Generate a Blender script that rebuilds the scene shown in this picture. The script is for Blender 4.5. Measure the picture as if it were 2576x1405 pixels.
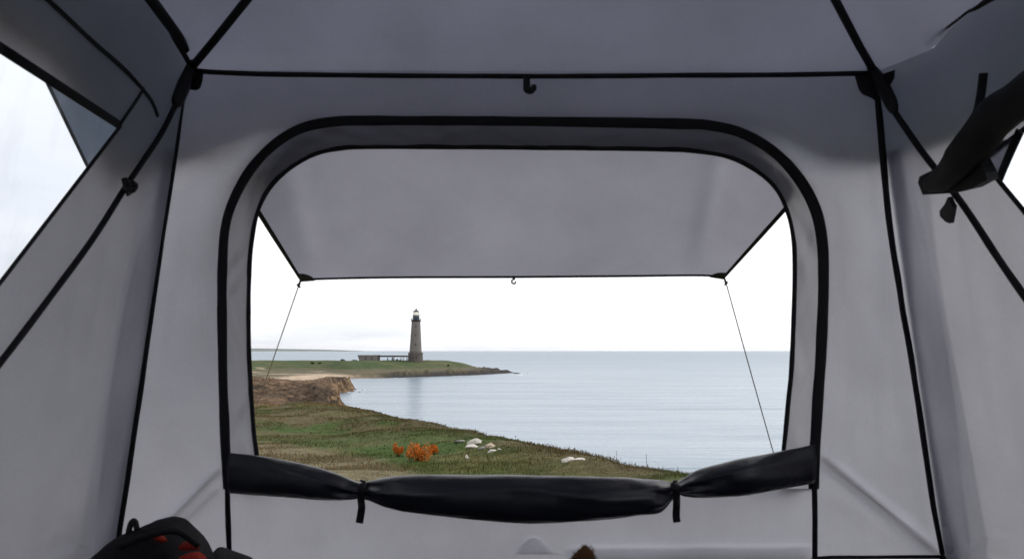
import bpy, bmesh, math, random
import numpy as np
from mathutils import Vector

random.seed(7)
rng = np.random.default_rng(11)
R = math.radians
for o in list(bpy.data.objects):
    bpy.data.objects.remove(o)
scene = bpy.context.scene
COL = scene.collection

# ------------------------------------------------------------------ camera
FP = 1750.0                       # focal length in units of a 2576 x 1405 picture
HORIZON = 881.0
PITCH = math.atan((HORIZON - 702.5) / FP)
ZC = 0.0                          # set below: camera height above the tent floor
CP, SP = math.cos(PITCH), math.sin(PITCH)


def ray(px, py):
    u, v = (px - 1288.0) / FP, (702.5 - py) / FP
    return np.array([u, CP - v * SP, SP + v * CP])


EAVE_Y, FLOOR_Y = 2.25, 2.45
_e = ray(1340, 183); _e = _e / _e[1] * EAVE_Y
_f = ray(1700, 1418); _f = _f / _f[1] * FLOOR_Y
ZC = -_f[2]
CAM = np.array([0.0, 0.0, ZC])
Z_EAVE = _e[2] + ZC
KW = (FLOOR_Y - EAVE_Y) / (Z_EAVE - 0.0)      # front wall: y + KW*z = CW
CW = EAVE_Y + KW * Z_EAVE
NW = math.sqrt(1 + KW * KW)
N_FRONT = np.array([0, 1, KW]) / NW            # points outwards
SEA = ZC - 15.0

cam_d = bpy.data.cameras.new('camera')
cam_d.sensor_width = 36.0
cam_d.lens = 36.0 * FP / 2576.0
cam_d.clip_start = 0.02
cam_d.clip_end = 60000
cam_d.dof.use_dof = True
cam_d.dof.focus_distance = 60.0
cam_d.dof.aperture_fstop = 6.3
cam = bpy.data.objects.new('camera', cam_d)
cam.location = CAM
cam.rotation_euler = (R(90) + PITCH, 0, 0)
COL.objects.link(cam)
scene.camera = cam

# ------------------------------------------------------------------ world, sun, exposure
SUN_EL, SUN_AZ = R(20), R(68)                 # azimuth measured from +Y towards +X
world = bpy.data.worlds.new('World')
scene.world = world
world.use_nodes = True
wt = world.node_tree
wt.nodes.clear()


def N(nt, typ, **kw):
    n = nt.nodes.new(typ)
    for k, v in kw.items():
        if k == 'op':
            n.operation = v
        elif k == 'blend':
            n.blend_type = v
        elif k == 'dtype':
            n.data_type = v
        elif hasattr(n, k):
            setattr(n, k, v)
    return n


def L(nt, a, b):
    nt.links.new(a, b)


sky = N(wt, 'ShaderNodeTexSky')
sky.sky_type = 'NISHITA'
sky.sun_disc = False
sky.sun_elevation = SUN_EL
sky.sun_rotation = SUN_AZ
sky.air_density = 1.0
sky.dust_density = 3.0
geo = N(wt, 'ShaderNodeTexCoord')
sep = N(wt, 'ShaderNodeSeparateXYZ')
L(wt, geo.outputs['Generated'], sep.inputs[0])
# flatten the cloud deck: direction / (z + 0.12)
zz = N(wt, 'ShaderNodeMath', op='ADD'); zz.inputs[1].default_value = 0.14
zab = N(wt, 'ShaderNodeMath', op='ABSOLUTE'); L(wt, sep.outputs['Z'], zab.inputs[0])
L(wt, zab.outputs[0], zz.inputs[0])
dv = N(wt, 'ShaderNodeVectorMath', op='DIVIDE')
cz = N(wt, 'ShaderNodeCombineXYZ')
for i in range(3):
    L(wt, zz.outputs[0], cz.inputs[i])
L(wt, geo.outputs['Generated'], dv.inputs[0]); L(wt, cz.outputs[0], dv.inputs[1])
cn = N(wt, 'ShaderNodeTexNoise'); cn.inputs['Scale'].default_value = 0.75
cn.inputs['Detail'].default_value = 7; cn.inputs['Roughness'].default_value = 0.55
L(wt, dv.outputs[0], cn.inputs['Vector'])
cr = N(wt, 'ShaderNodeMapRange')
cr.inputs['From Min'].default_value = 0.25; cr.inputs['From Max'].default_value = 0.55
L(wt, cn.outputs['Fac'], cr.inputs['Value'])
# cloud luminance rises towards the zenith, as under an overcast sky
zl = N(wt, 'ShaderNodeMapRange')
zl.inputs['From Min'].default_value = 0.0; zl.inputs['From Max'].default_value = 1.0
zl.inputs['To Min'].default_value = 11.2; zl.inputs['To Max'].default_value = 17.5
L(wt, sep.outputs['Z'], zl.inputs['Value'])
# brighter towards the veiled sun
sdot = N(wt, 'ShaderNodeVectorMath', op='DOT_PRODUCT')
sdot.inputs[1].default_value = (math.sin(SUN_AZ), math.cos(SUN_AZ), 0.2)
L(wt, geo.outputs['Generated'], sdot.inputs[0])
sgl = N(wt, 'ShaderNodeMath', op='MULTIPLY_ADD'); sgl.inputs[1].default_value = 0.28; sgl.inputs[2].default_value = 0.97
L(wt, sdot.outputs['Value'], sgl.inputs[0])
zl2 = N(wt, 'ShaderNodeMath', op='MULTIPLY')
L(wt, zl.outputs['Result'], zl2.inputs[0]); L(wt, sgl.outputs[0], zl2.inputs[1])
cc = N(wt, 'ShaderNodeVectorMath', op='SCALE'); cc.inputs[0].default_value = (0.985, 0.99, 1.02)
L(wt, zl2.outputs[0], cc.inputs['Scale'])
# thin cloud: a paler, bluish version
ct = N(wt, 'ShaderNodeVectorMath', op='SCALE'); ct.inputs[0].default_value = (0.905, 0.945, 1.0)
L(wt, zl2.outputs[0], ct.inputs['Scale'])
skm = N(wt, 'ShaderNodeMix', dtype='RGBA'); skm.inputs[0].default_value = 0.8
L(wt, sky.outputs[0], skm.inputs[6]); L(wt, ct.outputs[0], skm.inputs[7])
mx = N(wt, 'ShaderNodeMix', dtype='RGBA')
L(wt, cr.outputs['Result'], mx.inputs[0]); L(wt, skm.outputs[2], mx.inputs[6]); L(wt, cc.outputs[0], mx.inputs[7])
bg = N(wt, 'ShaderNodeBackground'); bg.inputs['Strength'].default_value = 0.1
L(wt, mx.outputs[2], bg.inputs['Color'])
wo = N(wt, 'ShaderNodeOutputWorld'); L(wt, bg.outputs[0], wo.inputs['Surface'])

sun_d = bpy.data.lights.new('sun', 'SUN')
sun_d.energy = 0.9
sun_d.angle = R(14)
sun_d.color = (1.0, 0.9, 0.78)
sun = bpy.data.objects.new('sun', sun_d)
sd = Vector((math.sin(SUN_AZ) * math.cos(SUN_EL), math.cos(SUN_AZ) * math.cos(SUN_EL), math.sin(SUN_EL)))
sun.rotation_euler = sd.to_track_quat('Z', 'Y').to_euler()
sun.location = (30, 20, 40)
COL.objects.link(sun)

scene.view_settings.view_transform = 'Standard'
scene.view_settings.look = 'None'
scene.view_settings.exposure = 0.0
scene.view_settings.gamma = 1.0
scene.render.engine = 'CYCLES'
scene.cycles.use_denoising = True
scene.cycles.diffuse_bounces = 5
scene.cycles.max_bounces = 12
scene.cycles.sample_clamp_indirect = 4.0

# ------------------------------------------------------------------ helpers


def link(o, parent=None):
    COL.objects.link(o)
    if parent is not None:
        o.parent = parent
    return o


def tag(o, label=None, cat=None, group=None, kind=None):
    if label: o['label'] = label
    if cat: o['category'] = cat
    if group: o['group'] = group
    if kind: o['kind'] = kind
    return o


def empty(name, loc=(0, 0, 0), rz=0.0):
    o = bpy.data.objects.new(name, None)
    o.location = loc
    o.rotation_euler = (0, 0, rz)
    o.empty_display_size = 0.1
    COL.objects.link(o)
    return o


def mesh_obj(name, verts, faces, mat, parent=None, smooth=True, loc=None):
    me = bpy.data.meshes.new(name)
    verts = np.asarray(verts, float)
    if parent is not None:
        verts = verts - np.array(world_loc(parent))
    if loc is not None:
        verts = verts - np.array(loc)
    me.from_pydata([tuple(v) for v in verts], [], [tuple(int(i) for i in f) for f in faces])
    me.validate()
    if smooth:
        me.polygons.foreach_set('use_smooth', [True] * len(me.polygons))
    if mat is not None:
        me.materials.append(mat)
    o = bpy.data.objects.new(name, me)
    if loc is not None:
        o.location = loc
    return link(o, parent)


def world_loc(o):
    p = np.zeros(3)
    while o is not None:
        p = p + np.array(o.location)
        o = o.parent
    return p


def grid_faces(nu, nv, closed_u=False, off=0):
    f = []
    for j in range(nv - 1):
        for i in range(nu if closed_u else nu - 1):
            a = off + j * nu + i
            b = off + j * nu + (i + 1) % nu
            f.append((a, b, b + nu, a + nu))
    return f


class MB:
    def __init__(self):
        self.v, self.f = [], []

    def add(self, v, f):
        o = len(self.v)
        self.v += [tuple(p) for p in v]
        self.f += [tuple(i + o for i in q) for q in f]
        return self

    def box(self, c, s, rz=0.0):
        cx, cy, cz = c
        a, b, h = s[0] / 2, s[1] / 2, s[2] / 2
        cs, sn = math.cos(rz), math.sin(rz)
        v = []
        for dz in (-h, h):
            for dx, dy in ((-a, -b), (a, -b), (a, b), (-a, b)):
                v.append((cx + dx * cs - dy * sn, cy + dx * sn + dy * cs, cz + dz))
        return self.add(v, [(3, 2, 1, 0), (4, 5, 6, 7), (0, 1, 5, 4), (1, 2, 6, 5), (2, 3, 7, 6), (3, 0, 4, 7)])

    def lathe(self, c, prof, n=32):
        v, f = [], []
        for (r, z) in prof:
            for k in range(n):
                a = 2 * math.pi * k / n
                v.append((c[0] + r * math.cos(a), c[1] + r * math.sin(a), c[2] + z))
        f = grid_faces(n, len(prof), True)
        f.append(tuple(range(n - 1, -1, -1)))
        f.append(tuple(range((len(prof) - 1) * n, len(prof) * n)))
        return self.add(v, f)

    def tube(self, pts, ra, rb=None, nrm=None, seg=10):
        v, f = sweep(pts, ra, rb, nrm, seg)
        return self.add(v, f)

    def build(self, name, mat, parent=None, smooth=True, loc=None):
        return mesh_obj(name, self.v, self.f, mat, parent, smooth, loc)


def smooth_pts(pts, per=8):
    """Catmull-Rom through the points."""
    P = [np.asarray(p, float) for p in pts]
    if len(P) < 3:
        return [P[0] + (P[-1] - P[0]) * t for t in np.linspace(0, 1, per + 1)]
    Q = [2 * P[0] - P[1]] + P + [2 * P[-1] - P[-2]]
    out = []
    for i in range(1, len(Q) - 2):
        p0, p1, p2, p3 = Q[i - 1:i + 3]
        for k in range(per):
            t = k / per
            out.append(0.5 * ((2 * p1) + (-p0 + p2) * t + (2 * p0 - 5 * p1 + 4 * p2 - p3) * t * t + (-p0 + 3 * p1 - 3 * p2 + p3) * t ** 3))
    out.append(P[-1])
    return out


def sweep(pts, ra, rb=None, nrm=None, seg=10):
    P = np.array(pts, float)
    n = len(P)
    T = np.gradient(P, axis=0)
    T /= np.linalg.norm(T, axis=1)[:, None] + 1e-12
    ra = np.broadcast_to(np.asarray(ra, float), (n,))
    rb = ra if rb is None else np.broadcast_to(np.asarray(rb, float), (n,))
    v = []
    prev = None
    for i in range(n):
        t = T[i]
        if nrm is not None:
            nn = np.array(nrm if np.ndim(nrm) == 1 else nrm[i], float)
            s = np.cross(t, nn); s /= np.linalg.norm(s) + 1e-12
            b = np.cross(s, t)
        else:
            if prev is None:
                h = np.array([0, 0, 1.0]) if abs(t[2]) < 0.9 else np.array([1.0, 0, 0])
                s = np.cross(t, h)
            else:
                s = prev - t * np.dot(prev, t)
            s /= np.linalg.norm(s) + 1e-12
            prev = s
            b = np.cross(s, t)
        for k in range(seg):
            a = 2 * math.pi * k / seg
            v.append(P[i] + s * math.cos(a) * ra[i] + b * math.sin(a) * rb[i])
    f = grid_faces(seg, n, True)
    f.append(tuple(range(seg - 1, -1, -1)))
    f.append(tuple(range((n - 1) * seg, n * seg)))
    return v, f


def hash2(ix, iy, s=0):
    h = (ix.astype(np.int64) * 374761393 + iy.astype(np.int64) * 668265263 + s * 982451653) & 0x7fffffff
    h = ((h ^ (h >> 13)) * 1274126177) & 0x7fffffff
    return ((h ^ (h >> 16)) & 0xffff) / 65535.0


def vnoise(x, y, s=0):
    x = np.asarray(x, float); y = np.asarray(y, float)
    ix, iy = np.floor(x), np.floor(y)
    fx, fy = x - ix, y - iy
    fx = fx * fx * (3 - 2 * fx); fy = fy * fy * (3 - 2 * fy)
    a = hash2(ix, iy, s); b = hash2(ix + 1, iy, s); c = hash2(ix, iy + 1, s); d = hash2(ix + 1, iy + 1, s)
    return (a + (b - a) * fx) * (1 - fy) + (c + (d - c) * fx) * fy - 0.5


def fbm(x, y, o=4, s=0):
    v, a = 0, 1.0
    x = np.asarray(x, float); y = np.asarray(y, float)
    for k in range(o):
        v = v + a * vnoise(x, y, s + k)
        x = x * 2.03 + 17.1; y = y * 2.03 + 5.3; a *= 0.5
    return v


def sstep(a, b, x):
    t = np.clip((np.asarray(x, float) - a) / (b - a), 0, 1)
    return t * t * (3 - 2 * t)


# ------------------------------------------------------------------ materials


def new_mat(name):
    m = bpy.data.materials.new(name)
    m.use_nodes = True
    m.node_tree.nodes.clear()
    return m, m.node_tree


def pbr(name, col, rough=0.6, spec=0.3, metal=0.0, noise=None, bump=None, sheen=0.0, attr=None, nscale=8.0, bscale=60.0, coords='Object', emit=None):
    m, nt = new_mat(name)
    b = N(nt, 'ShaderNodeBsdfPrincipled')
    o = N(nt, 'ShaderNodeOutputMaterial')
    L(nt, b.outputs[0], o.inputs['Surface'])
    b.inputs['Base Color'].default_value = (*col, 1)
    b.inputs['Roughness'].default_value = rough
    b.inputs['Specular IOR Level'].default_value = spec
    b.inputs['Metallic'].default_value = metal
    tc = N(nt, 'ShaderNodeTexCoord')
    base = None
    if attr:
        at = N(nt, 'ShaderNodeAttribute'); at.attribute_name = attr
        base = at.outputs['Color']
    if noise:
        nz = N(nt, 'ShaderNodeTexNoise'); nz.inputs['Scale'].default_value = nscale
        nz.inputs['Detail'].default_value = 8; nz.inputs['Roughness'].default_value = 0.65
        L(nt, tc.outputs[coords], nz.inputs['Vector'])
        mr = N(nt, 'ShaderNodeMapRange')
        mr.inputs['From Min'].default_value = 0.25; mr.inputs['From Max'].default_value = 0.75
        mr.inputs['To Min'].default_value = 1 - noise; mr.inputs['To Max'].default_value = 1 + noise
        L(nt, nz.outputs['Fac'], mr.inputs['Value'])
        sc = N(nt, 'ShaderNodeVectorMath', op='SCALE')
        if base is not None:
            L(nt, base, sc.inputs[0])
        else:
            sc.inputs[0].default_value = col
        L(nt, mr.outputs['Result'], sc.inputs['Scale'])
        base = sc.outputs[0]
    if base is not None:
        L(nt, base, b.inputs['Base Color'])
    if bump:
        n2 = N(nt, 'ShaderNodeTexNoise'); n2.inputs['Scale'].default_value = bscale
        n2.inputs['Detail'].default_value = 6
        L(nt, tc.outputs[coords], n2.inputs['Vector'])
        bp = N(nt, 'ShaderNodeBump'); bp.inputs['Strength'].default_value = bump
        bp.inputs['Distance'].default_value = 0.02
        L(nt, n2.outputs['Fac'], bp.inputs['Height'])
        L(nt, bp.outputs[0], b.inputs['Normal'])
    if sheen:
        b.inputs['Sheen Weight'].default_value = sheen
    if emit:
        b.inputs['Emission Color'].default_value = (*emit[0], 1)
        b.inputs['Emission Strength'].default_value = emit[1]
    return m


def fabric(name, refl, trans, fac=0.55, var=0.095, bump=0.12, gloss=0.02):
    """Thin coated cloth: part reflected, part let through diffusely."""
    m, nt = new_mat(name)
    tc = N(nt, 'ShaderNodeTexCoord')
    nz = N(nt, 'ShaderNodeTexNoise'); nz.inputs['Scale'].default_value = 2.3
    nz.inputs['Detail'].default_value = 6; nz.inputs['Roughness'].default_value = 0.6
    L(nt, tc.outputs['Object'], nz.inputs['Vector'])
    mr = N(nt, 'ShaderNodeMapRange')
    mr.inputs['From Min'].default_value = 0.3; mr.inputs['From Max'].default_value = 0.7
    mr.inputs['To Min'].default_value = 1 - var; mr.inputs['To Max'].default_value = 1 + var
    L(nt, nz.outputs['Fac'], mr.inputs['Value'])
    nw = N(nt, 'ShaderNodeTexNoise'); nw.inputs['Scale'].default_value = 260; nw.inputs['Detail'].default_value = 3
    L(nt, tc.outputs['Object'], nw.inputs['Vector'])
    mw = N(nt, 'ShaderNodeMapRange')
    mw.inputs['From Min'].default_value = 0.25; mw.inputs['From Max'].default_value = 0.75
    mw.inputs['To Min'].default_value = 0.93; mw.inputs['To Max'].default_value = 1.07
    L(nt, nw.outputs['Fac'], mw.inputs['Value'])
    mm = N(nt, 'ShaderNodeMath', op='MULTIPLY'); L(nt, mr.outputs['Result'], mm.inputs[0]); L(nt, mw.outputs['Result'], mm.inputs[1])
    cols = []
    for c in (refl, trans):
        s = N(nt, 'ShaderNodeVectorMath', op='SCALE'); s.inputs[0].default_value = c
        L(nt, mm.outputs[0], s.inputs['Scale'])
        cols.append(s.outputs[0])
    # fine weave plus faint creases
    n2 = N(nt, 'ShaderNodeTexNoise'); n2.inputs['Scale'].default_value = 900
    n2.inputs['Detail'].default_value = 2
    L(nt, tc.outputs['Object'], n2.inputs['Vector'])
    mp = N(nt, 'ShaderNodeMapping'); mp.inputs['Scale'].default_value = (3.2, 3.2, 0.8); mp.inputs['Rotation'].default_value = (0.15, 0.2, 0.4)
    L(nt, tc.outputs['Object'], mp.inputs['Vector'])
    n3 = N(nt, 'ShaderNodeTexNoise'); n3.inputs['Scale'].default_value = 1.6
    n3.inputs['Detail'].default_value = 5; n3.inputs['Distortion'].default_value = 0.6
    L(nt, mp.outputs[0], n3.inputs['Vector'])
    b1 = N(nt, 'ShaderNodeBump'); b1.inputs['Strength'].default_value = bump; b1.inputs['Distance'].default_value = 0.0006
    L(nt, n2.outputs['Fac'], b1.inputs['Height'])
    b2 = N(nt, 'ShaderNodeBump'); b2.inputs['Strength'].default_value = 0.34; b2.inputs['Distance'].default_value = 0.02
    L(nt, n3.outputs['Fac'], b2.inputs['Height']); L(nt, b1.outputs[0], b2.inputs['Normal'])
    d = N(nt, 'ShaderNodeBsdfDiffuse'); t = N(nt, 'ShaderNodeBsdfTranslucent'); g = N(nt, 'ShaderNodeBsdfGlossy')
    g.inputs['Roughness'].default_value = 0.5
    L(nt, cols[0], d.inputs['Color']); L(nt, cols[1], t.inputs['Color'])
    for s in (d, t, g):
        L(nt, b2.outputs[0], s.inputs['Normal'])
    m1 = N(nt, 'ShaderNodeMixShader'); m1.inputs[0].default_value = fac
    L(nt, d.outputs[0], m1.inputs[1]); L(nt, t.outputs[0], m1.inputs[2])
    m2 = N(nt, 'ShaderNodeMixShader'); m2.inputs[0].default_value = gloss
    L(nt, m1.outputs[0], m2.inputs[1]); L(nt, g.outputs[0], m2.inputs[2])
    o = N(nt, 'ShaderNodeOutputMaterial'); L(nt, m2.outputs[0], o.inputs['Surface'])
    return m


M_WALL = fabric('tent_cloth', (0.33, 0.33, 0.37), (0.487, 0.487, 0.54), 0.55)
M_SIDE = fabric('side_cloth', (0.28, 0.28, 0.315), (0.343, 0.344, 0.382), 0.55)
M_FLY = fabric('fly_cloth', (0.28, 0.29, 0.33), (0.335, 0.352, 0.425), 0.55)
M_FLYS = fabric('fly_skirt_cloth', (0.20, 0.21, 0.25), (0.245, 0.29, 0.37), 0.5)
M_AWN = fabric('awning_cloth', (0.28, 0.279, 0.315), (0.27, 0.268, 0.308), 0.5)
M_FLYR = fabric('roof_fly_cloth', (0.28, 0.285, 0.33), (0.445, 0.462, 0.54), 0.55)
M_HOOD = fabric('sheer_mesh', (0.04, 0.04, 0.045), (0.84, 0.84, 0.87), 0.92)
M_REVEAL = fabric('mesh_border', (0.16, 0.16, 0.18), (0.42, 0.42, 0.46), 0.5)
M_BLACK = pbr('black_webbing', (0.008, 0.008, 0.011), 0.6, 0.25, bump=0.2, bscale=400)
M_PLASTIC = pbr('black_plastic', (0.006, 0.006, 0.008), 0.45, 0.3)
M_ROLL = pbr('black_coated_cloth', (0.009, 0.010, 0.016), 0.40, 0.5, bump=0.5, bscale=7)
M_STRAP = pbr('grey_webbing', (0.03, 0.03, 0.035), 0.7, 0.2, bump=0.2, bscale=500)
M_FLOOR = pbr('groundsheet', (0.02, 0.02, 0.025), 0.6, 0.25, noise=0.3, bump=0.2, bscale=20)
M_ROPE = pbr('tan_cord', (0.27, 0.19, 0.145), 0.8, 0.1)
M_ROPE2 = pbr('grey_cord', (0.10, 0.09, 0.085), 0.8, 0.1)

# clear vinyl pane
M_PANE, nt = new_mat('clear_vinyl')
tr = N(nt, 'ShaderNodeBsdfTransparent'); tr.inputs['Color'].default_value = (0.85, 0.885, 0.93, 1)
gl = N(nt, 'ShaderNodeBsdfGlossy'); gl.inputs['Roughness'].default_value = 0.12
tl = N(nt, 'ShaderNodeBsdfTranslucent'); tl.inputs['Color'].default_value = (0.8, 0.84, 0.9, 1)
tcp = N(nt, 'ShaderNodeTexCoord')
mpp = N(nt, 'ShaderNodeMapping'); mpp.inputs['Scale'].default_value = (1, 5, 1.4); mpp.inputs['Rotation'].default_value = (0.6, 0, 0)
L(nt, tcp.outputs['Object'], mpp.inputs['Vector'])
nzp = N(nt, 'ShaderNodeTexNoise'); nzp.inputs['Scale'].default_value = 2.5; nzp.inputs['Detail'].default_value = 4
L(nt, mpp.outputs[0], nzp.inputs['Vector'])
mrp = N(nt, 'ShaderNodeMapRange'); mrp.inputs['From Min'].default_value = 0.52; mrp.inputs['From Max'].default_value = 0.75
mrp.inputs['To Min'].default_value = 0.03; mrp.inputs['To Max'].default_value = 0.2
L(nt, nzp.outputs['Fac'], mrp.inputs['Value'])
ms = N(nt, 'ShaderNodeMixShader'); L(nt, mrp.outputs['Result'], ms.inputs[0])
L(nt, tr.outputs[0], ms.inputs[1]); L(nt, tl.outputs[0], ms.inputs[2])
ms2 = N(nt, 'ShaderNodeMixShader'); ms2.inputs[0].default_value = 0.04
L(nt, ms.outputs[0], ms2.inputs[1]); L(nt, gl.outputs[0], ms2.inputs[2])
om = N(nt, 'ShaderNodeOutputMaterial'); L(nt, ms2.outputs[0], om.inputs['Surface'])

# ------------------------------------------------------------------ large structure: sea, land
# sea


def sea_material():
    m, nt = new_mat('sea_water')
    tc = N(nt, 'ShaderNodeTexCoord')
    b = N(nt, 'ShaderNodeBsdfPrincipled')
    b.inputs['Base Color'].default_value = (0.165, 0.222, 0.27, 1)
    b.inputs['Roughness'].default_value = 0.16
    b.inputs['IOR'].default_value = 1.33
    b.inputs['Specular IOR Level'].default_value = 0.5
    hs = []
    for sc, st, dist, rot in ((0.05, (0.13, 1.0, 1), 0.5, 0.05), (0.17, (0.10, 1.0, 1), 0.5, -0.04), (0.7, (0.5, 1, 1), 0.3, 0.12), (3.0, (0.7, 1, 1), 0.2, -0.2)):
        mp = N(nt, 'ShaderNodeMapping'); mp.inputs['Scale'].default_value = st; mp.inputs['Rotation'].default_value = (0, 0, rot)
        L(nt, tc.outputs['Object'], mp.inputs['Vector'])
        n = N(nt, 'ShaderNodeTexNoise'); n.inputs['Scale'].default_value = sc; n.inputs['Detail'].default_value = 4
        n.inputs['Distortion'].default_value = dist
        L(nt, mp.outputs[0], n.inputs['Vector'])
        hs.append(n)
    nrm = None
    for n, d, s in zip(hs, (2.4, 1.3, 0.16, 0.03), (0.55, 0.55, 0.6, 0.6)):
        bp = N(nt, 'ShaderNodeBump'); bp.inputs['Distance'].default_value = d; bp.inputs['Strength'].default_value = s
        L(nt, n.outputs['Fac'], bp.inputs['Height'])
        if nrm is not None:
            L(nt, nrm, bp.inputs['Normal'])
        nrm = bp.outputs[0]
    L(nt, nrm, b.inputs['Normal'])
    # wind ruffles the open water beyond the bay: rougher, less mirror-like
    ln = N(nt, 'ShaderNodeVectorMath', op='LENGTH'); L(nt, tc.outputs['Object'], ln.inputs[0])
    nz = N(nt, 'ShaderNodeTexNoise'); nz.inputs['Scale'].default_value = 0.012; nz.inputs['Detail'].default_value = 3
    mp = N(nt, 'ShaderNodeMapping'); mp.inputs['Scale'].default_value = (0.25, 1, 1)
    L(nt, tc.outputs['Object'], mp.inputs['Vector']); L(nt, mp.outputs[0], nz.inputs['Vector'])
    lg = N(nt, 'ShaderNodeMath', op='LOGARITHM'); lg.inputs[1].default_value = 10; L(nt, ln.outputs['Value'], lg.inputs[0])
    ad = N(nt, 'ShaderNodeMath', op='MULTIPLY_ADD'); ad.inputs[1].default_value = 0.5; L(nt, nz.outputs['Fac'], ad.inputs[0]); L(nt, lg.outputs[0], ad.inputs[2])
    for nm, f0, f1, t0, t1 in (('Specular IOR Level', 2.55, 3.6, 0.55, 0.24), ('Roughness', 2.3, 3.3, 0.22, 0.34)):
        mr = N(nt, 'ShaderNodeMapRange')
        mr.inputs['From Min'].default_value = f0; mr.inputs['From Max'].default_value = f1
        mr.inputs['To Min'].default_value = t0; mr.inputs['To Max'].default_value = t1
        L(nt, ad.outputs[0], mr.inputs['Value'])
        if nm == 'Roughness':
            L(nt, mr.outputs['Result'], b.inputs[nm]); continue
        # long slicks and cat's paws
        n5 = N(nt, 'ShaderNodeTexNoise'); n5.inputs['Scale'].default_value = 0.11; n5.inputs['Detail'].default_value = 6; n5.inputs['Roughness'].default_value = 0.68
        mp5 = N(nt, 'ShaderNodeMapping'); mp5.inputs['Scale'].default_value = (0.11, 1.0, 1); mp5.inputs['Rotation'].default_value = (0, 0, -0.05)
        L(nt, tc.outputs['Object'], mp5.inputs['Vector']); L(nt, mp5.outputs[0], n5.inputs['Vector'])
        m5 = N(nt, 'ShaderNodeMapRange'); m5.inputs['From Min'].default_value = 0.38; m5.inputs['From Max'].default_value = 0.56
        m5.inputs['To Min'].default_value = 0.25; m5.inputs['To Max'].default_value = 1.12
        L(nt, n5.outputs['Fac'], m5.inputs['Value'])
        mu5 = N(nt, 'ShaderNodeMath', op='MULTIPLY'); L(nt, mr.outputs['Result'], mu5.inputs[0]); L(nt, m5.outputs['Result'], mu5.inputs[1])
        L(nt, mu5.outputs[0], b.inputs[nm])
    o = N(nt, 'ShaderNodeOutputMaterial'); L(nt, b.outputs[0], o.inputs['Surface'])
    return m


M_SEA = sea_material()
rr = [8, 30, 100, 300, 800, 2000, 6000, 15000, 22000]
sv, nseg = [], 96
for r_ in rr:
    for k in range(nseg):
        a = 2 * math.pi * k / nseg
        sv.append((r_ * math.sin(a), r_ * math.cos(a), SEA))
sf = grid_faces(nseg, len(rr), True); sf.append(tuple(range(nseg)))
sea = mesh_obj('sea', sv, sf, M_SEA, None, False)
tag(sea, 'calm pale sea reflecting the overcast sky', kind='structure')


def gp(px, d):
    """plan point at forward distance d in the direction of picture column px"""
    return np.array([(px - 1288.0) / FP * CP * d, d])


def gz(py, d):
    """height at forward distance d that appears on picture row py"""
    q = ray(1288, py)
    return ZC + q[2] / q[1] * d


# near bluff: top edge
A_POLY = [gp(1760, 11.5), gp(1700, 14.5), gp(1560, 17.5), gp(1450, 21), gp(1340, 26), gp(1250, 31), gp(1150, 38), gp(1050, 47), gp(960, 66), gp(905, 84), gp(850, 100),
          gp(846, 140), gp(840, 190), gp(822, 225), gp(832, 246), gp(868, 255), gp(878, 268), gp(868, 285), gp(800, 296), gp(700, 300), gp(560, 300),
          np.array([-400, 320]), np.array([-420, -220]), np.array([70, -220]), np.array([60, -50]), np.array([24, -8]), np.array([9, 6])]
A_POLY = np.array(A_POLY)
B_FOOT = [gp(560, 322), gp(700, 326), gp(790, 338), gp(840, 358), gp(885, 376), gp(1020, 393), gp(1100, 410), gp(1200, 432), gp(1260, 456), gp(1298, 477),
          gp(1290, 490), gp(1200, 545), gp(1000, 620), gp(600, 660), np.array([-520, 700]), np.array([-520, 330])]
B_FOOT = np.array(B_FOOT)


def sdist(poly, x, y):
    """signed distance, positive inside"""
    d = np.full(x.shape, 1e9)
    inside = np.zeros(x.shape, bool)
    n = len(poly)
    for i in range(n):
        ax, ay = poly[i]; bx, by = poly[(i + 1) % n]
        ex, ey = bx - ax, by - ay
        t = np.clip(((x - ax) * ex + (y - ay) * ey) / (ex * ex + ey * ey), 0, 1)
        d = np.minimum(d, np.hypot(x - ax - t * ex, y - ay - t * ey))
        c = ((ay > y) != (by > y)) & (x < (bx - ax) * (y - ay) / (by - ay + 1e-12) + ax)
        inside ^= c
    return np.where(inside, d, -d)


_ZY = np.array([-300, -20, 0, 3.2, 6, 10, 14, 20, 30, 45, 66, 88, 97, 106, 120, 160, 200, 232, 262, 300])
_ZV = np.array([-0.9, -0.9, ZC * -1 - 0.06, -ZC - 0.07, -1.3, -2.05, -2.62, -3.35, -4.1, -4.95, -5.75, -6.5, -6.95, -8.0, -8.5, -9.6, -10.4, -11.0, -12.0, -13.0])


def plateau(x, y):
    z = np.interp(y, _ZY, _ZV)
    far = sstep(15, 60, y)
    z = z + fbm(x * 0.13, y * 0.13, 4, 3) * 0.32 * sstep(7, 16, y) + fbm(x * 0.035 + 9, y * 0.035, 3, 8) * 1.1 * far
    # rock head at the end of the brown cliff
    c = gp(862, 266)
    z = z + 2.9 * np.exp(-(((x - c[0]) / 13) ** 2 + ((y - c[1]) / 18) ** 2) ** 1.4)
    z = z + 1.7 * sstep(0.29, 0.38, -x / np.maximum(y, 1)) * sstep(150, 210, y)
    z = z + sstep(108, 130, y) * (fbm(x * 0.09, y * 0.05, 5, 21) * 1.7 + np.abs(fbm(x * 0.22, y * 0.16, 4, 23)) * 1.8 - 0.5 + 0.7 * np.round(2.2 * fbm(x * 0.12, y * 0.09, 3, 27)))
    return z


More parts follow.
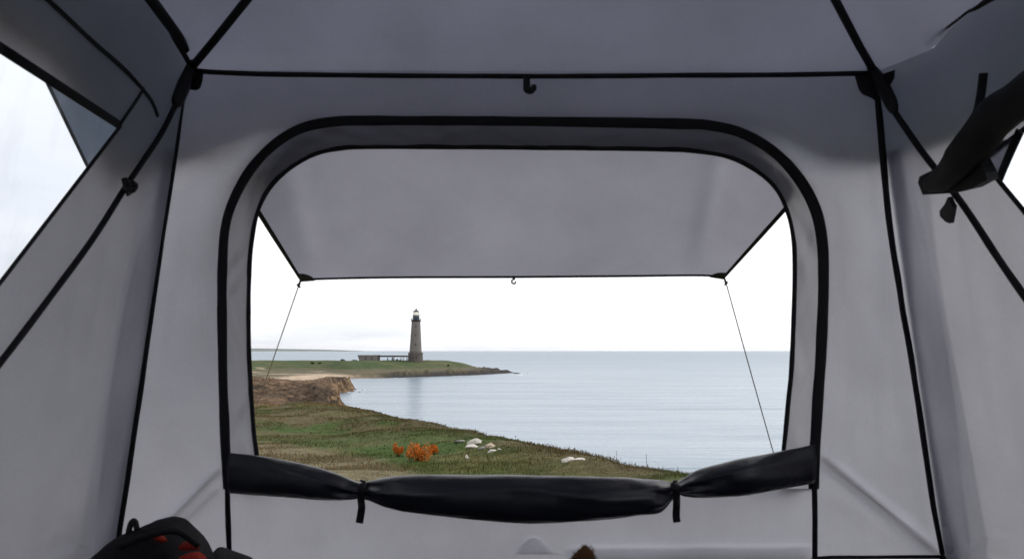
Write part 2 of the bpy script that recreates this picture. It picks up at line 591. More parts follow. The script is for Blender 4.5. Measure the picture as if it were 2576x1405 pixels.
SIL_X = np.array([560, 640, 760, 847, 887, 910, 935, 960, 992, 1020, 1036, 1086, 1115, 1144, 1186, 1228, 1248, 1279, 1348, 1390, 1414, 1441, 1470, 1525, 1567, 1625, 1698, 1760])
SIL_Y = np.array([1003, 1005, 1008, 1017, 1024, 1029, 1032, 1040, 1049, 1056, 1054, 1063, 1071, 1078, 1083, 1097, 1098, 1105, 1118, 1128, 1135, 1135, 1143, 1153, 1169, 1179, 1189, 1200])


def brow(x, y, s, z):
    """lift the turf near the edge to the crest line of the bluff"""
    px = 1288 + x / np.maximum(y, 1) / CP * FP
    sy = np.interp(px, SIL_X, SIL_Y)
    los = -np.tan(np.arctan((sy - 702.5) / FP) - PITCH) * y
    k = sstep(9, 13, y) * (1 - sstep(96, 103, y)) * sstep(540, 600, px) * (1 - sstep(1740, 1850, px))
    w = np.exp(-(np.maximum(s, 0) / (0.10 * y + 0.3)) ** 2)
    t = z + (los - z) * w
    soft = 0.012 * y
    t = los - soft * np.logaddexp(0, (los - t) / soft)      # smooth minimum: nothing stands above the crest line
    t = t + 0.69 * soft * w
    z = z + (t - z) * k
    # the low brown shore stays below the sand that shows behind it
    sy2 = np.interp(px, [560, 640, 700, 770, 800, 825, 850, 900], [944, 948, 953, 958.5, 953, 946, 943, 944])
    los2 = -np.tan(np.arctan((sy2 - 702.5) / FP) - PITCH) * y
    k2 = sstep(100, 125, y)
    t2 = los2 - 0.25 * np.logaddexp(0, (los2 - z) / 0.25)
    return z + (t2 - z) * k2


def height_a(x, y):
    s = sdist(A_POLY, x, y) + fbm(x * 0.25, y * 0.25, 3, 5) * np.interp(y, [10, 40, 120], [0.5, 1.8, 3.0]) + np.interp(y, [10, 20, 50, 100], [0.8, 1.2, 2.2, 0.0])
    w = np.interp(y, [0, 60, 110, 150], [9, 9, 5, 3.0])
    p = brow(x, y, s, plateau(x, y))
    t = np.clip(-s / w, 0, 1)
    low = -15.8
    shape = np.interp(y, [0, 90, 130], [1.0, 1.0, 0.6])
    return p + (low - p) * t ** shape, s


HB_PX = np.array([500, 700, 900, 1000, 1060, 1130, 1165, 1200, 1230, 1262, 1285, 1300])
HB_TOP = np.array([905, 906, 906, 906, 906, 902.5, 905.5, 912, 919, 927, 933, 936])


def height_b(x, y):
    s = sdist(B_FOOT, x, y) + fbm(x * 0.06, y * 0.06, 3, 31) * 3.0
    px = 1288 + x / np.maximum(y, 1) / CP * FP
    top = np.interp(px, HB_PX, HB_TOP)
    dtop = np.interp(px, [600, 1000, 1130, 1250, 1300], [446, 450, 452, 466, 478])
    q = (HORIZON - top) / FP * dtop                     # rel. camera, negative
    hmax = np.maximum(q + 15.0, 0.4)
    wb = 48 * (1 - sstep(790, 890, px))                  # a flat beach at the head of the cove
    s0 = s
    s = np.where(s < 0, s, np.where(s < 10 + wb, s * 10 / (10 + wb), s - wb))
    frac = np.interp(s, [-8, 0, 3, 13, 23, 35, 46, 60, 110], [-0.25, 0.0, 0.27, 0.34, 0.47, 0.76, 0.97, 1.0, 0.66])
    h = -15.0 + frac * hmax
    h = h + sstep(8, 40, s) * (fbm(x * 0.05, y * 0.08, 4, 41) * 0.55)
    h = h + sstep(0.5, 3, s) * (1 - sstep(5, 16, s)) * np.abs(fbm(x * 0.28, y * 0.28, 4, 43)) * 3.2 * sstep(930, 1010, px)
    h = h - sstep(464, 500, y) * 3.2 * (1 - sstep(1080, 1180, px))
    return np.where(s < -8, -17.0, h), s0


def land(x, y):
    ha, sa = height_a(x, y)
    hb, sb = height_b(x, y)
    return np.maximum(ha, hb) + ZC, sa, sb, ha >= hb


def hgt(x, y):
    h = land(np.array([float(x)]), np.array([float(y)]))[0]
    return float(h[0])


az = np.concatenate([np.linspace(-180, -32, 60)[:-1], np.linspace(-32, -10, 330)[:-1], np.linspace(-10, 24, 230)[:-1], np.linspace(24, 180, 60)])
rad = np.concatenate([np.linspace(0.5, 8, 12)[:-1], np.geomspace(8, 110, 190)[:-1], np.linspace(110, 310, 120)[:-1], np.linspace(310, 700, 150)])
AZ, RD = np.meshgrid(np.radians(az), rad)
GX, GY = RD * np.sin(AZ), RD * np.cos(AZ)
GZ, SA, SB, ISA = land(GX, GY)


def ground_colour(x, y, sa, sb, isa, fine=True):
    """surface cover by place: turf, heath, bare earth, sand, rock"""
    n1 = fbm(x * 0.22, y * 0.22, 4, 51); n2 = fbm(x * 0.6, y * 0.6, 4, 57); n3 = fbm(x * 0.05, y * 0.05, 3, 63)
    px = 1288 + x / np.maximum(y, 1) / CP * FP

    def c(v): return np.array(v)[None, :]
    x_ = lambda a: np.asarray(a)[..., None]
    green = c((0.042, 0.072, 0.015)); olive = c((0.088, 0.086, 0.030)); brown = c((0.092, 0.066, 0.036))
    straw = c((0.150, 0.122, 0.070)); ochre = c((0.17, 0.115, 0.035))
    shp = x.shape
    x, y, sa, sb, isa, px = [np.ravel(a) for a in (x, y, sa, sb, isa, px)]
    n1, n2, n3 = np.ravel(n1), np.ravel(n2), np.ravel(n3)
    col = green + (olive - green) * x_(sstep(-0.25, 0.3, n1 + 0.25 * n2))
    # dry heath towards the crest, green belt nearer
    heath = sstep(24, 40, y + 12 * n1) * 0.75
    col = col + (brown - col) * x_(heath * sstep(-0.3, 0.25, n3 + 0.5 * n2))
    edge = 1 - sstep(0.3, 3.5 + y * 0.03, sa)
    col = col + (brown * 0.9 - col) * x_(np.clip(edge, 0, 1) * sstep(-0.35, 0.15, n1) * 0.8)
    # pale dry grass in the near left
    near = 1 - sstep(-2.2, 2.6, y + 3.5 * n1 - (35 - 0.042 * (px - 665)))
    near = near * (1 - sstep(980, 1200, px + 120 * n1))
    col = col + (straw * 0.95 - col) * x_(near * 0.9)
    # yellowed crest
    cr_ = sstep(74, 84, y + 8 * n1) * (1 - sstep(97, 104, y))
    col = col + (ochre - col) * x_(cr_ * sstep(-0.1, 0.35, n1 + n2))
    # brown lower shore
    earth = c((0.142, 0.092, 0.056)); earth2 = c((0.052, 0.036, 0.024)); sandc = c((0.25, 0.185, 0.125)); face = c((0.23, 0.15, 0.085))
    m1 = fbm(x * 0.13, y * 0.07, 5, 71)
    be = earth + (earth2 - earth) * x_(sstep(-0.2, 0.35, m1)); be = be + (sandc - be) * x_(sstep(0.22, 0.55, fbm(x * 0.05, y * 0.1, 4, 77)) * 0.45)
    be = be + (face - be) * x_((sa < 0.3) * (0.4 + 0.6 * sstep(-0.2, 0.2, vnoise(x * 0.5, y * 0.3, 79))))
    col = col + (be - col) * x_(sstep(96, 108, y + 8 * n1))
    # headland
    hg = c((0.050, 0.072, 0.028)); hg2 = c((0.085, 0.088, 0.040)); hb = c((0.115, 0.095, 0.062)); rock = c((0.040, 0.036, 0.034)); sand = c((0.40, 0.31, 0.225)); dsand = c((0.20, 0.155, 0.12))
    k1 = fbm(x * 0.04, y * 0.07, 5, 81)
    zs = np.ravel(height_b(x, y)[0]) + 15.0
    hc = hg + (hg2 - hg) * x_(sstep(-0.2, 0.3, k1))
    jit_ = 1.2 * k1
    hc = hc + (hb - hc) * x_((1 - sstep(3.5, 4.6, zs + jit_)) * 0.8)
    hc = hc + (sand - hc) * x_(sstep(0.25, 0.5, fbm(x * 0.06, y * 0.12, 4, 85)) * (1 - sstep(3.5, 6, zs)) * (1 - sstep(760, 900, px)))
    tipm = sstep(1150, 1260, px); hc = hc + (hb * 0.7 - hc) * x_(tipm * 0.6)
    beach = (1 - sstep(840, 930, px)) * (1 - sstep(1.9, 2.5, zs + 0.5 * k1))
    hc = hc + (sand - hc) * x_(beach)
    hc = hc + (dsand - hc) * x_((1 - sstep(0.5, 1.0, zs)) * (1 - sstep(930, 1010, px)))
    hc = hc + (rock - hc) * x_((1 - sstep(2.3, 3.1, zs + 0.9 * k1)) * sstep(930, 1000, px))
    col = np.where(isa[:, None], col, hc)
    return np.clip(col, 0.004, 1).reshape(shp + (3,))


GC = ground_colour(GX, GY, SA, SB, ISA)


def land_material(name, rough=0.95, n=0.45, ns=1.4, bump=0.8, bs=3.0, bd=0.1):
    m = pbr(name, (0.1, 0.1, 0.1), rough, 0.1, noise=n, bump=bump, attr='Col', nscale=ns, bscale=bs)
    for nd in m.node_tree.nodes:
        if nd.type == 'BUMP':
            nd.inputs['Distance'].default_value = bd
    return m


M_TURF = land_material('turf', n=0.5, ns=2.5, bs=5, bd=0.08)
M_EARTH = land_material('brown_earth', n=0.55, ns=0.4, bs=0.5, bd=1.2)
nt = M_EARTH.node_tree                                  # cracks and strata of the broken bank
vo = N(nt, 'ShaderNodeTexVoronoi'); vo.feature = 'DISTANCE_TO_EDGE'; vo.inputs['Scale'].default_value = 0.28
mpv = N(nt, 'ShaderNodeMapping'); mpv.inputs['Scale'].default_value = (1.0, 0.8, 2.6)
tcv = N(nt, 'ShaderNodeTexCoord'); nzv = N(nt, 'ShaderNodeTexNoise'); nzv.inputs['Scale'].default_value = 0.3
vaj = N(nt, 'ShaderNodeVectorMath', op='MULTIPLY_ADD'); vaj.inputs[1].default_value = (3, 3, 3)
L(nt, tcv.outputs['Object'], nzv.inputs['Vector']); L(nt, nzv.outputs['Color'], vaj.inputs[0]); L(nt, tcv.outputs['Object'], vaj.inputs[2])
L(nt, vaj.outputs[0], mpv.inputs['Vector']); L(nt, mpv.outputs[0], vo.inputs['Vector'])
mrv = N(nt, 'ShaderNodeMapRange'); mrv.inputs['From Max'].default_value = 0.12
mrv.inputs['To Min'].default_value = 0.35; mrv.inputs['To Max'].default_value = 1.0
L(nt, vo.outputs['Distance'], mrv.inputs['Value'])
bs_ = [n for n in nt.nodes if n.type == 'BSDF_PRINCIPLED'][0]
src = bs_.inputs['Base Color'].links[0].from_socket
scv = N(nt, 'ShaderNodeVectorMath', op='SCALE'); L(nt, src, scv.inputs[0]); L(nt, mrv.outputs['Result'], scv.inputs['Scale'])
L(nt, scv.outputs[0], bs_.inputs['Base Color'])
M_HEAD = land_material('headland_turf', n=0.3, ns=0.25, bs=0.4, bd=0.5)


def land_piece(name, mask, mat, label):
    nv, nu = GX.shape
    keep = {}
    vs, cs, fs = [], [], []
    J, I = np.nonzero(mask)
    idx = -np.ones(nv * nu, int)
    quad = np.stack([J * nu + I, J * nu + I + 1, (J + 1) * nu + I + 1, (J + 1) * nu + I], 1)
    u = np.unique(quad)
    idx[u] = np.arange(len(u))
    V = np.stack([GX.ravel()[u], GY.ravel()[u], GZ.ravel()[u]], 1)
    C = GC.reshape(-1, 3)[u]
    F = idx[quad][:, ::-1]
    o = mesh_obj(name, V, F, mat)
    a = o.data.color_attributes.new('Col', 'FLOAT_COLOR', 'POINT')
    a.data.foreach_set('color', np.concatenate([C, np.ones((len(C), 1))], 1).ravel())
    tag(o, label, kind='structure')
    return o


def cell(a):
    return (a[:-1, :-1] + a[1:, 1:] + a[1:, :-1] + a[:-1, 1:]) / 4


cy, csb, cisa, cz_ = cell(GY), cell(SB), ISA[:-1, :-1], cell(GZ)
cpx = 1288 + cell(GX) / np.maximum(cy, 1) / CP * FP
above = cz_ > SEA - 2.2
near_m = (cell(RD) < 108) | (cy < 30)
beach_m = (~cisa) & (csb < 62) & (cpx < 890) & (cz_ < SEA + 2.6)
land_piece('grassy_slope', above & cisa & (cy < 101), M_TURF, 'grassy bluff sloping down from the tent to the sea')
land_piece('earth_cliff', above & cisa & (cy >= 101), M_EARTH, 'low brown earth cliff below the green slope')
land_piece('beach', above & beach_m, M_HEAD, 'narrow pale sand beach at the back of the cove')
land_piece('headland', above & (~cisa) & (~beach_m), M_HEAD, 'low green headland with a dark rocky shore')

# far coast along the horizon
fx = np.linspace(-16000, -3050, 140)
fh = (np.interp(fx, [-16000, -9000, -5200, -3900, -3300, -3050], [70, 66, 56, 40, 15, 1]) + fbm(fx * 0.0012, fx * 0, 4, 3) * 6)
vv = []
for dy, k in ((-400, 0.0), (-150, 0.55), (0, 1.0), (900, 0.9), (1800, -0.05)):
    for a, b in zip(fx, fh):
        vv.append((a, 14000 + dy, SEA - 2 + max(b * k, 0) if k > 0 else SEA - 3))
M_FAR = pbr('far_land', (0.10, 0.12, 0.09), 1.0, 0.05, noise=0.3, nscale=0.002)
far = mesh_obj('far_hills', vv, grid_faces(len(fx), 5), M_FAR)
tag(far, 'low distant coast on the horizon', kind='structure')

# ------------------------------------------------------------------ tent


def fp(px, py, off=0.0):
    """point of the front wall (off metres outside it)"""
    q = ray(px, py)
    k = (CW - ZC * KW + off * NW) / (q[1] + KW * q[2])
    return CAM + q * k


TENT = empty('tent', (0, 0, 0))
tag(TENT, 'grey cabin tent seen from inside, its front window open to the sea', 'tent')
C_L, C_R = fp(478, 176), fp(2197, 183)
F_L, F_R = fp(288, 1418), fp(2377, 1418)


def side_plane(C, F):
    return (F[0] - C[0]) / (F[2] - C[2]), C


def make_side(C, F):
    k = (F[0] - C[0]) / (F[2] - C[2])
    sgn = 1 if C[0] > 0 else -1
    nv = np.array([1, 0, -k]) * sgn
    nv = nv / np.linalg.norm(nv)

    def to3(y, z, off=0.0):
        return np.array([C[0] + k * (z - C[2]), y, z]) + nv * off

    def sp(px, py, off=0.0):
        q = ray(px, py)
        P0 = C + nv * off
        t = np.dot(P0 - CAM, nv) / np.dot(q, nv)
        return CAM + q * t
    return to3, sp, nv


L3, lsp, N_LEFT = make_side(C_L, F_L)
R3, rsp, N_RIGHT = make_side(C_R, F_R)


def poly_ray(poly, c, ang):
    dx, dy = math.cos(ang), math.sin(ang)
    best = None
    n = len(poly)
    for i in range(n):
        ax, ay = poly[i]; bx, by = poly[(i + 1) % n]
        ex, ey = bx - ax, by - ay
        den = dx * ey - dy * ex
        if abs(den) < 1e-12:
            continue
        t = ((ax - c[0]) * ey - (ay - c[1]) * ex) / den
        s = ((ax - c[0]) * dy - (ay - c[1]) * dx) / den
        if t > 0 and -1e-9 <= s <= 1 + 1e-9:
            best = t if best is None else max(best, t)
    return best


def ring_panel(outer, hole, n=240, m=26, pw=1.0):
    outer = [tuple(p) for p in outer]; hole = [tuple(p) for p in hole]
    c = np.mean(np.array(hole), axis=0)
    ang = list(np.linspace(-math.pi, math.pi, n, endpoint=False))
    ang += [math.atan2(p[1] - c[1], p[0] - c[0]) for p in outer + hole]
    ang = sorted(set(round(a, 7) for a in ang))
    rows = []
    for j in range(m):
        t = (j / (m - 1)) ** pw
        for a in ang:
            ri, ro = poly_ray(hole, c, a), poly_ray(outer, c, a)
            r = ri + (ro - ri) * t
            rows.append((c[0] + r * math.cos(a), c[1] + r * math.sin(a), t))
    return rows, grid_faces(len(ang), m, True)


OUT = [(574, 1228), (568, 1140), (562, 1000), (559, 850), (560, 650), (568, 565), (590, 497), (630, 427), (687, 366), (753, 325), (830, 307), (950, 303), (1300, 305), (1700, 311),
       (1790, 316), (1872, 337), (1952, 386), (2013, 453), (2053, 530), (2069, 610), (2072, 700), (2067, 850), (2058, 1000), (2050, 1130), (2047, 1228)]
INN = [(654, 1228), (646, 1142), (639, 1090), (632, 1000), (626, 880), (625, 750), (628, 660), (636, 590), (650, 525), (680, 470), (725, 425), (785, 390), (850, 374), (950, 369), (1300, 371),
       (1650, 375), (1750, 380), (1832, 394), (1900, 427), (1951, 472), (1981, 532), (1996, 600), (1999, 700), (1995, 850), (1990, 940), (1984, 1000), (1977, 1080), (1971, 1140), (1966, 1228)]
OUTS = [tuple(p) for p in smooth_pts([np.array(p, float) for p in OUT], 6)]
INNS = [tuple(p) for p in smooth_pts([np.array(p, float) for p in INN], 6)]

# front wall: everything round the window opening
rows, faces = ring_panel([(478, 176), (2197, 183), (2377, 1418), (288, 1418)], OUTS, 260, 30)
A = np.array(rows)
u = (A[:, 0] - 1288) / 760; w = (A[:, 1] - 700) / 760
disp = 0.012 * fbm(u * 3 + 3, w * 1.5, 4, 101)
edge = np.minimum(1, A[:, 2] * 4) * np.minimum(1, (1 - A[:, 2]) * 4)
# tension creases running from the sill corners to the floor corners
for (x0, y0, x1, y1, amp, wd) in ((2062, 1145, 2370, 1392, 0.010, 13), (560, 1175, 400, 1330, 0.009, 11), (552, 1215, 440, 1330, 0.006, 12), (2080, 1230, 2330, 1397, 0.004, 30)):
    tx, ty = x1 - x0, y1 - y0
    ln = math.hypot(tx, ty)
    al = ((A[:, 0] - x0) * tx + (A[:, 1] - y0) * ty) / ln
    dd = ((A[:, 0] - x0) * ty - (A[:, 1] - y0) * tx) / ln
    disp += amp * np.exp(-(dd / wd) ** 2) * sstep(-30, 20, al) * (1 - sstep(ln - 60, ln + 10, al))
# soft pleats beside the corner poles
disp += 0.010 * np.exp(-((A[:, 0] - (2290 + (A[:, 1] - 850) * 0.14)) / 30) ** 2) * sstep(300, 700, A[:, 1])
disp += 0.006 * np.exp(-((A[:, 0] - (440 - (A[:, 1] - 500) * 0.13)) / 26) ** 2) * sstep(300, 600, A[:, 1])
V = [fp(a[0], a[1]) + N_FRONT * d * e for a, d, e in zip(rows, disp, edge)]
front = mesh_obj('front_wall', V, faces, M_WALL, TENT)

# border strip between the zip and the inner edge of the opening
n_r = len(OUTS)
Po, Pi = np.array(OUTS), np.array([INNS[int(round(i * (len(INNS) - 1) / (n_r - 1)))] for i in range(n_r)])


def resample(P, n):
    P = np.array(P, float)
    d = np.concatenate([[0], np.cumsum(np.linalg.norm(np.diff(P, axis=0), axis=1))])
    s = np.linspace(0, d[-1], n)
    return np.stack([np.interp(s, d, P[:, k]) for k in range(P.shape[1])], 1)


n_r = 220
Po, Pi = resample(OUTS, n_r), resample(INNS, n_r)
V = []
for j in range(9):
    t = j / 8
    for i in range(n_r):
        p = Po[i] * (1 - t) + Pi[i] * t
        s = i / (n_r - 1)
        bul = math.sin(t * math.pi) * (0.024 * float(vnoise(s * 40 + t * 2.6, t * 1.2, 7)) + 0.014 * float(vnoise(s * 90 - t * 4, 3.3, 8)))
        V.append(fp(p[0], p[1], 0.002 + 0.035 * t + bul))
mesh_obj('window_border', V, grid_faces(n_r, 9), M_REVEAL, TENT)


def band(name, pts2, plane, ra, rb, nrm, mat, parent=TENT, per=1, seg=10, off=0.0, to_floor=False):
    P = [plane(p[0], p[1], off) for p in pts2]
    if to_floor:
        d_ = P[-1] - P[-2]
        P.append(P[-1] + d_ * ((0.03 - P[-1][2]) / d_[2]))
    if per > 1:
        P = smooth_pts(P, per)
    P = np.array(P)
    q = np.concatenate([[0], np.cumsum(np.linalg.norm(np.diff(P, axis=0), axis=1))])
    sd = float(len(pts2) * 7 + pts2[0][0] * 0.01)
    P = P + np.outer(vnoise(q * 9 + sd, q * 0 + sd, 3) * 0.0022, np.array([1.0, 0, 0.4]))      # sewn edges waver a little
    ra = np.broadcast_to(np.asarray(ra, float), (len(P),)) * (1 + 0.16 * vnoise(q * 14 + sd, q * 0 + 2 + sd, 5))
    v, f = sweep(P, ra, rb, nrm, seg)
    return mesh_obj(name, v, f, mat, parent)


# unseen cloth layer added behind the upper border to shade it
V = []
sel = [i for i in range(n_r) if (Po[i][1] + Pi[i][1]) / 2 < (455 if Po[i][0] < 1288 else 512)]
for j in range(5):
    t = j / 4
    for i in sel:
        p = Po[i] * (1 - t) + Pi[i] * t
        V.append(fp(p[0], p[1], 0.048 + 0.004 * t))
mesh_obj('border_shade_layer', V, grid_faces(len(sel), 5), M_FLY, TENT)

ra_out = np.interp([p[0] for p in OUTS], [560, 1300, 2070], [0.0165, 0.0165, 0.019])
band('window_zip_band', OUTS, fp, ra_out, 0.006, N_FRONT, M_BLACK)
band('window_inner_piping', INNS, lambda a, b, o=0: fp(a, b, 0.037), 0.0085, 0.005, N_FRONT, M_BLACK)
# zip seams below the sill
band('seam', [(572, 1200), (573, 1290), (578, 1418)], fp, 0.0095, 0.004, N_FRONT, M_BLACK, per=8, off=-0.004)
band('seam', [(2048, 1180), (2050, 1290), (2050, 1418)], fp, 0.0095, 0.004, N_FRONT, M_BLACK, per=8, off=-0.004)

# poles of the frame
band('eave_pole', [(470, 176), (560, 183), (760, 188), (1300, 192), (1700, 190), (2000, 188), (2205, 184)], fp, 0.0085, 0.0085, N_FRONT, M_BLACK, per=8, off=-0.012)
band('corner_pole', [(462, 200), (452, 280), (440, 380), (410, 580), (372, 850), (335, 1110), (292, 1392)], fp, np.linspace(0.012, 0.0085, 49), 0.008, N_FRONT, M_BLACK, per=8, off=-0.012)
band('corner_pole', [(2207, 215), (2216, 330), (2231, 500), (2246, 620), (2268, 760), (2293, 900), (2318, 1070), (2345, 1250), (2371, 1392)], fp, np.linspace(0.012, 0.0085, 65), 0.008, N_FRONT, M_BLACK, per=8, off=-0.012)
band('brace_pole', [(472, 195), (440, 268), (400, 345), (318, 468), (230, 606), (110, 768), (-10, 925), (-160, 1120)], lsp, 0.0085, 0.0085, N_LEFT, M_BLACK, per=8, off=-0.012, to_floor=True)
band('brace_pole', [(2202, 195), (2256, 290), (2340, 408), (2420, 512), (2500, 632), (2580, 748), (2760, 1000)], rsp, 0.0095, 0.0095, N_RIGHT, M_BLACK, per=8, off=-0.012, to_floor=True)

# roof
SL = R(36)


def roofp(px, py):
    q = ray(px, py)
    n = np.array([0, math.sin(SL), math.cos(SL)])
    t = np.dot(C_L * np.array([0, 1, 1]) - CAM * np.array([0, 1, 1]), n) / np.dot(q, n)
    return CAM + q * t


H_L, H_R = roofp(622, -4), roofp(2091, -4)
# hips meet at the front apex
sl, sr = (H_L - C_L), (H_R - C_R)
tt = (C_R[0] - C_L[0]) / (sl[0] / sl[2] - sr[0] / sr[2])
APEX = C_L + sl / sl[2] * tt
APEX = np.array([0.5 * (APEX[0] + (C_R + sr / sr[2] * tt)[0]), APEX[1], APEX[2]])
REAR = -1.5
E_L, E_R = lsp(372, -3), rsp(2484, -3)
A2 = np.array([APEX[0], -0.6, APEX[2]])
RL_T, RR_T = L3(REAR, E_L[2]), R3(REAR, E_R[2])
RL_B, RR_B = L3(REAR, 0), R3(REAR, 0)
EAVE_L = [C_L, lsp(440, 100), E_L, L3(1.3, E_L[2] + 0.02), RL_T]
EAVE_R = [C_R, rsp(2262, 158), rsp(2345, 124), rsp(2392, 72), E_R, R3(1.2, E_R[2] + 0.02), RR_T]


def patch(name, b0, b1, mat, parent, n=60, m=24, amp=0.006, seed=0, off=0.0, fx=3.0, fy=3.0, sag=0.0):
    """ruled cloth between two boundary polylines with small wrinkles"""
    B0, B1 = resample(b0, n), resample(b1, n)
    V = np.zeros((m, n, 3))
    for j in range(m):
        t = j / (m - 1)
        V[j] = B0 * (1 - t) + B1 * t
    du = np.gradient(V, axis=1); dvv = np.gradient(V, axis=0)
    nr = np.cross(du, dvv); nr /= np.linalg.norm(nr, axis=2)[..., None] + 1e-9
    uu, tt_ = np.meshgrid(np.linspace(0, 1, n), np.linspace(0, 1, m))
    wv = np.sin(uu * math.pi) ** 0.5 * np.sin(tt_ * math.pi) ** 0.5
    V = V + nr * (amp * 2 * fbm(uu * fx, tt_ * fy, 4, seed) * wv + off)[..., None]
    V[..., 2] -= sag * np.sin(uu * math.pi) * np.sin(tt_ * math.pi)
    return mesh_obj(name, V.reshape(-1, 3), grid_faces(n, m), mat, parent)


patch('roof_panel', [C_L, C_R], [APEX + np.array([-0.004, 0, 0]), APEX + np.array([0.004, 0, 0])], M_WALL, TENT, 70, 44, 0.014, 201, 0, 3, 6)
patch('roof_panel', EAVE_L, [APEX, A2], M_WALL, TENT, 70, 36, 0.010, 203, 0, 6, 3)
patch('roof_panel', EAVE_R, [APEX, A2], M_WALL, TENT, 90, 44, 0.034, 205, 0, 9, 3)
patch('roof_panel', [RL_T, RR_T], [A2 + np.array([-0.004, 0, 0]), A2 + np.array([0.004, 0, 0])], M_WALL, TENT, 20, 14)
patch('rear_wall', [RL_B, RR_B], [RL_T, RR_T], M_WALL, TENT, 40, 20, 0.01, 207)
patch('tent_floor', [F_L + np.array([0, 0, 0.003]), F_R + np.array([0, 0, 0.003])], [RL_B + np.array([0, 0, 0.003]), RR_B + np.array([0, 0, 0.003])], M_FLOOR, TENT, 40, 40, 0.005, 209, 0, 9, 9)
for a, b in ((C_L, H_L), (C_R, H_R)):
    d = APEX - a
    P = [a + d * t for t in np.linspace(0, 1, 12)]
    P[0] = P[0] + np.array([0, -0.01, -0.005])
    v, f = sweep([p + np.array([0, -0.008, -0.012]) for p in P], np.linspace(0.0125, 0.014, 12))
    mesh_obj('hip_pole', v, f, M_BLACK, TENT)
    d2 = A2 - (RL_T if a is C_L else RR_T)
    v, f = sweep([(RL_T if a is C_L else RR_T) + d2 * t for t in (0, 0.5, 1)], 0.011)
    mesh_obj('hip_pole', v, f, M_BLACK, TENT)
v, f = sweep([APEX + np.array([0, 0, -0.02]), A2 + np.array([0, 0, -0.02])], 0.012)
mesh_obj('ridge_pole', v, f, M_BLACK, TENT)
# left eave pole with its wide sleeve
v, f = sweep(smooth_pts([lsp(479, 165, -0.014), lsp(448, 112, -0.014), lsp(372, -3, -0.014), L3(1.3, E_L[2] + 0.01, -0.014), L3(REAR, E_L[2], -0.014)], 6), 0.0085)
mesh_obj('eave_pole', v, f, M_BLACK, TENT)
v, f = sweep(smooth_pts([lsp(466, 132, -0.02), lsp(450, 96, -0.022), lsp(410, 40, -0.022), lsp(366, -20, -0.022), lsp(300, -110, -0.022)], 6), np.concatenate([[0.006], np.full(24, 0.0165)]), None)
mesh_obj('pole_sleeve', v, f, M_BLACK, TENT)
v, f = sweep(smooth_pts([lsp(468, 94, -0.03), lsp(482, 108, -0.028), lsp(494, 126, -0.02), lsp(489, 142, -0.012)], 6), 0.0022)
mesh_obj('elastic_loop', v, f, M_STRAP, TENT)
v, f = sweep(smooth_pts([lsp(452, 52, -0.01), lsp(462, 30, -0.008), lsp(470, 10, -0.008)], 4), 0.002)
mesh_obj('elastic_loop', v, f, M_STRAP, TENT)
# right eave: rolled edge with a dark tie
v, f = sweep(smooth_pts([rsp(2436, 30, -0.008), rsp(2460, 18, -0.012), rsp(2484, 2, -0.014), rsp(2540, -30, -0.014)], 5), np.linspace(0.004, 0.010, 16))
mesh_obj('eave_tie', v, f, M_BLACK, TENT)
v, f = sweep(smooth_pts([rsp(2336, 96, -0.002), rsp(2352, 88, -0.004), rsp(2396, 60, -0.006), rsp(2440, 26, -0.008)], 5), np.array([0.0015] + [0.004] * 15), None)
mesh_obj('eave_seam', v, f, M_STRAP, TENT)

# plastic joints at the two front corners, with cloth tabs


def joint(pts, plane, r, nrm):
    v, f = sweep(smooth_pts([plane(*p, -0.016) for p in pts], 5), r, [0.75 * q for q in r], nrm, 12)
    return mesh_obj('corner_joint', v, f, M_PLASTIC, TENT)


joint([(486, 150), (472, 190), (454, 236), (440, 268)], lsp, [0.012, 0.014, 0.017, 0.0195, 0.021, 0.022, 0.024, 0.0255, 0.026, 0.0255, 0.025, 0.0245, 0.024, 0.022, 0.018, 0.009], N_LEFT)
joint([(2184, 160), (2206, 195), (2232, 240), (2254, 288)], rsp, [0.010, 0.014, 0.017, 0.0205, 0.022, 0.024, 0.025, 0.0255, 0.026, 0.0255, 0.025, 0.0245, 0.024, 0.021, 0.016, 0.006], N_RIGHT)


def tab(name, poly, plane, off, mat, nrm, th=0.004, parent=None):
    P = [plane(*p, off) for p in poly]
    n = len(P)
    Q = [p - np.array(nrm) * th for p in P]
    f = [tuple(range(n)), tuple(range(2 * n - 1, n - 1, -1))] + [(i, (i + 1) % n, n + (i + 1) % n, n + i) for i in range(n)]
    return mesh_obj(name, P + Q, f, mat, parent or TENT, False)


tab('corner_tab', [(462, 186), (512, 186), (509, 206), (504, 222), (494, 228), (480, 226), (470, 220), (460, 230)], fp, -0.008, M_BLACK, N_FRONT)
tab('corner_tab', [(2150, 192), (2206, 190), (2206, 256), (2190, 246), (2170, 238), (2160, 226)], fp, -0.006, M_STRAP, N_FRONT)
tab('corner_tab', [(2212, 190), (2252, 176), (2250, 196), (2240, 214), (2226, 216)], rsp, -0.006, M_BLACK, N_RIGHT)

# side walls with their windows
WL = [(lsp(300, 316)[1], lsp(300, 316)[2]), (lsp(0, 705)[1], lsp(0, 705)[2])]
dy_ = (WL[1][0] - WL[0][0]) / (WL[1][1] - WL[0][1])
tl_ = lsp(0, 122)
HOLE_L = [WL[0], (WL[0][0] + dy_ * (0.55 - WL[0][1]), 0.55), (-0.6, 0.55), (-0.95, tl_[2]), (tl_[1], tl_[2])]
a_, b_ = rsp(2508, 444), rsp(2578, 528)
sl_ = (b_[1] - a_[1]) / (b_[2] - a_[2])
HOLE_R = [(a_[1] + 0.03, a_[2] + 0.05), (a_[1], a_[2]), (b_[1], b_[2]), (b_[1] + sl_ * (0.55 - b_[2]), 0.55), (-0.6, 0.55), (-0.95, 1.36), (0.9, 1.36), (1.35, 1.34)]


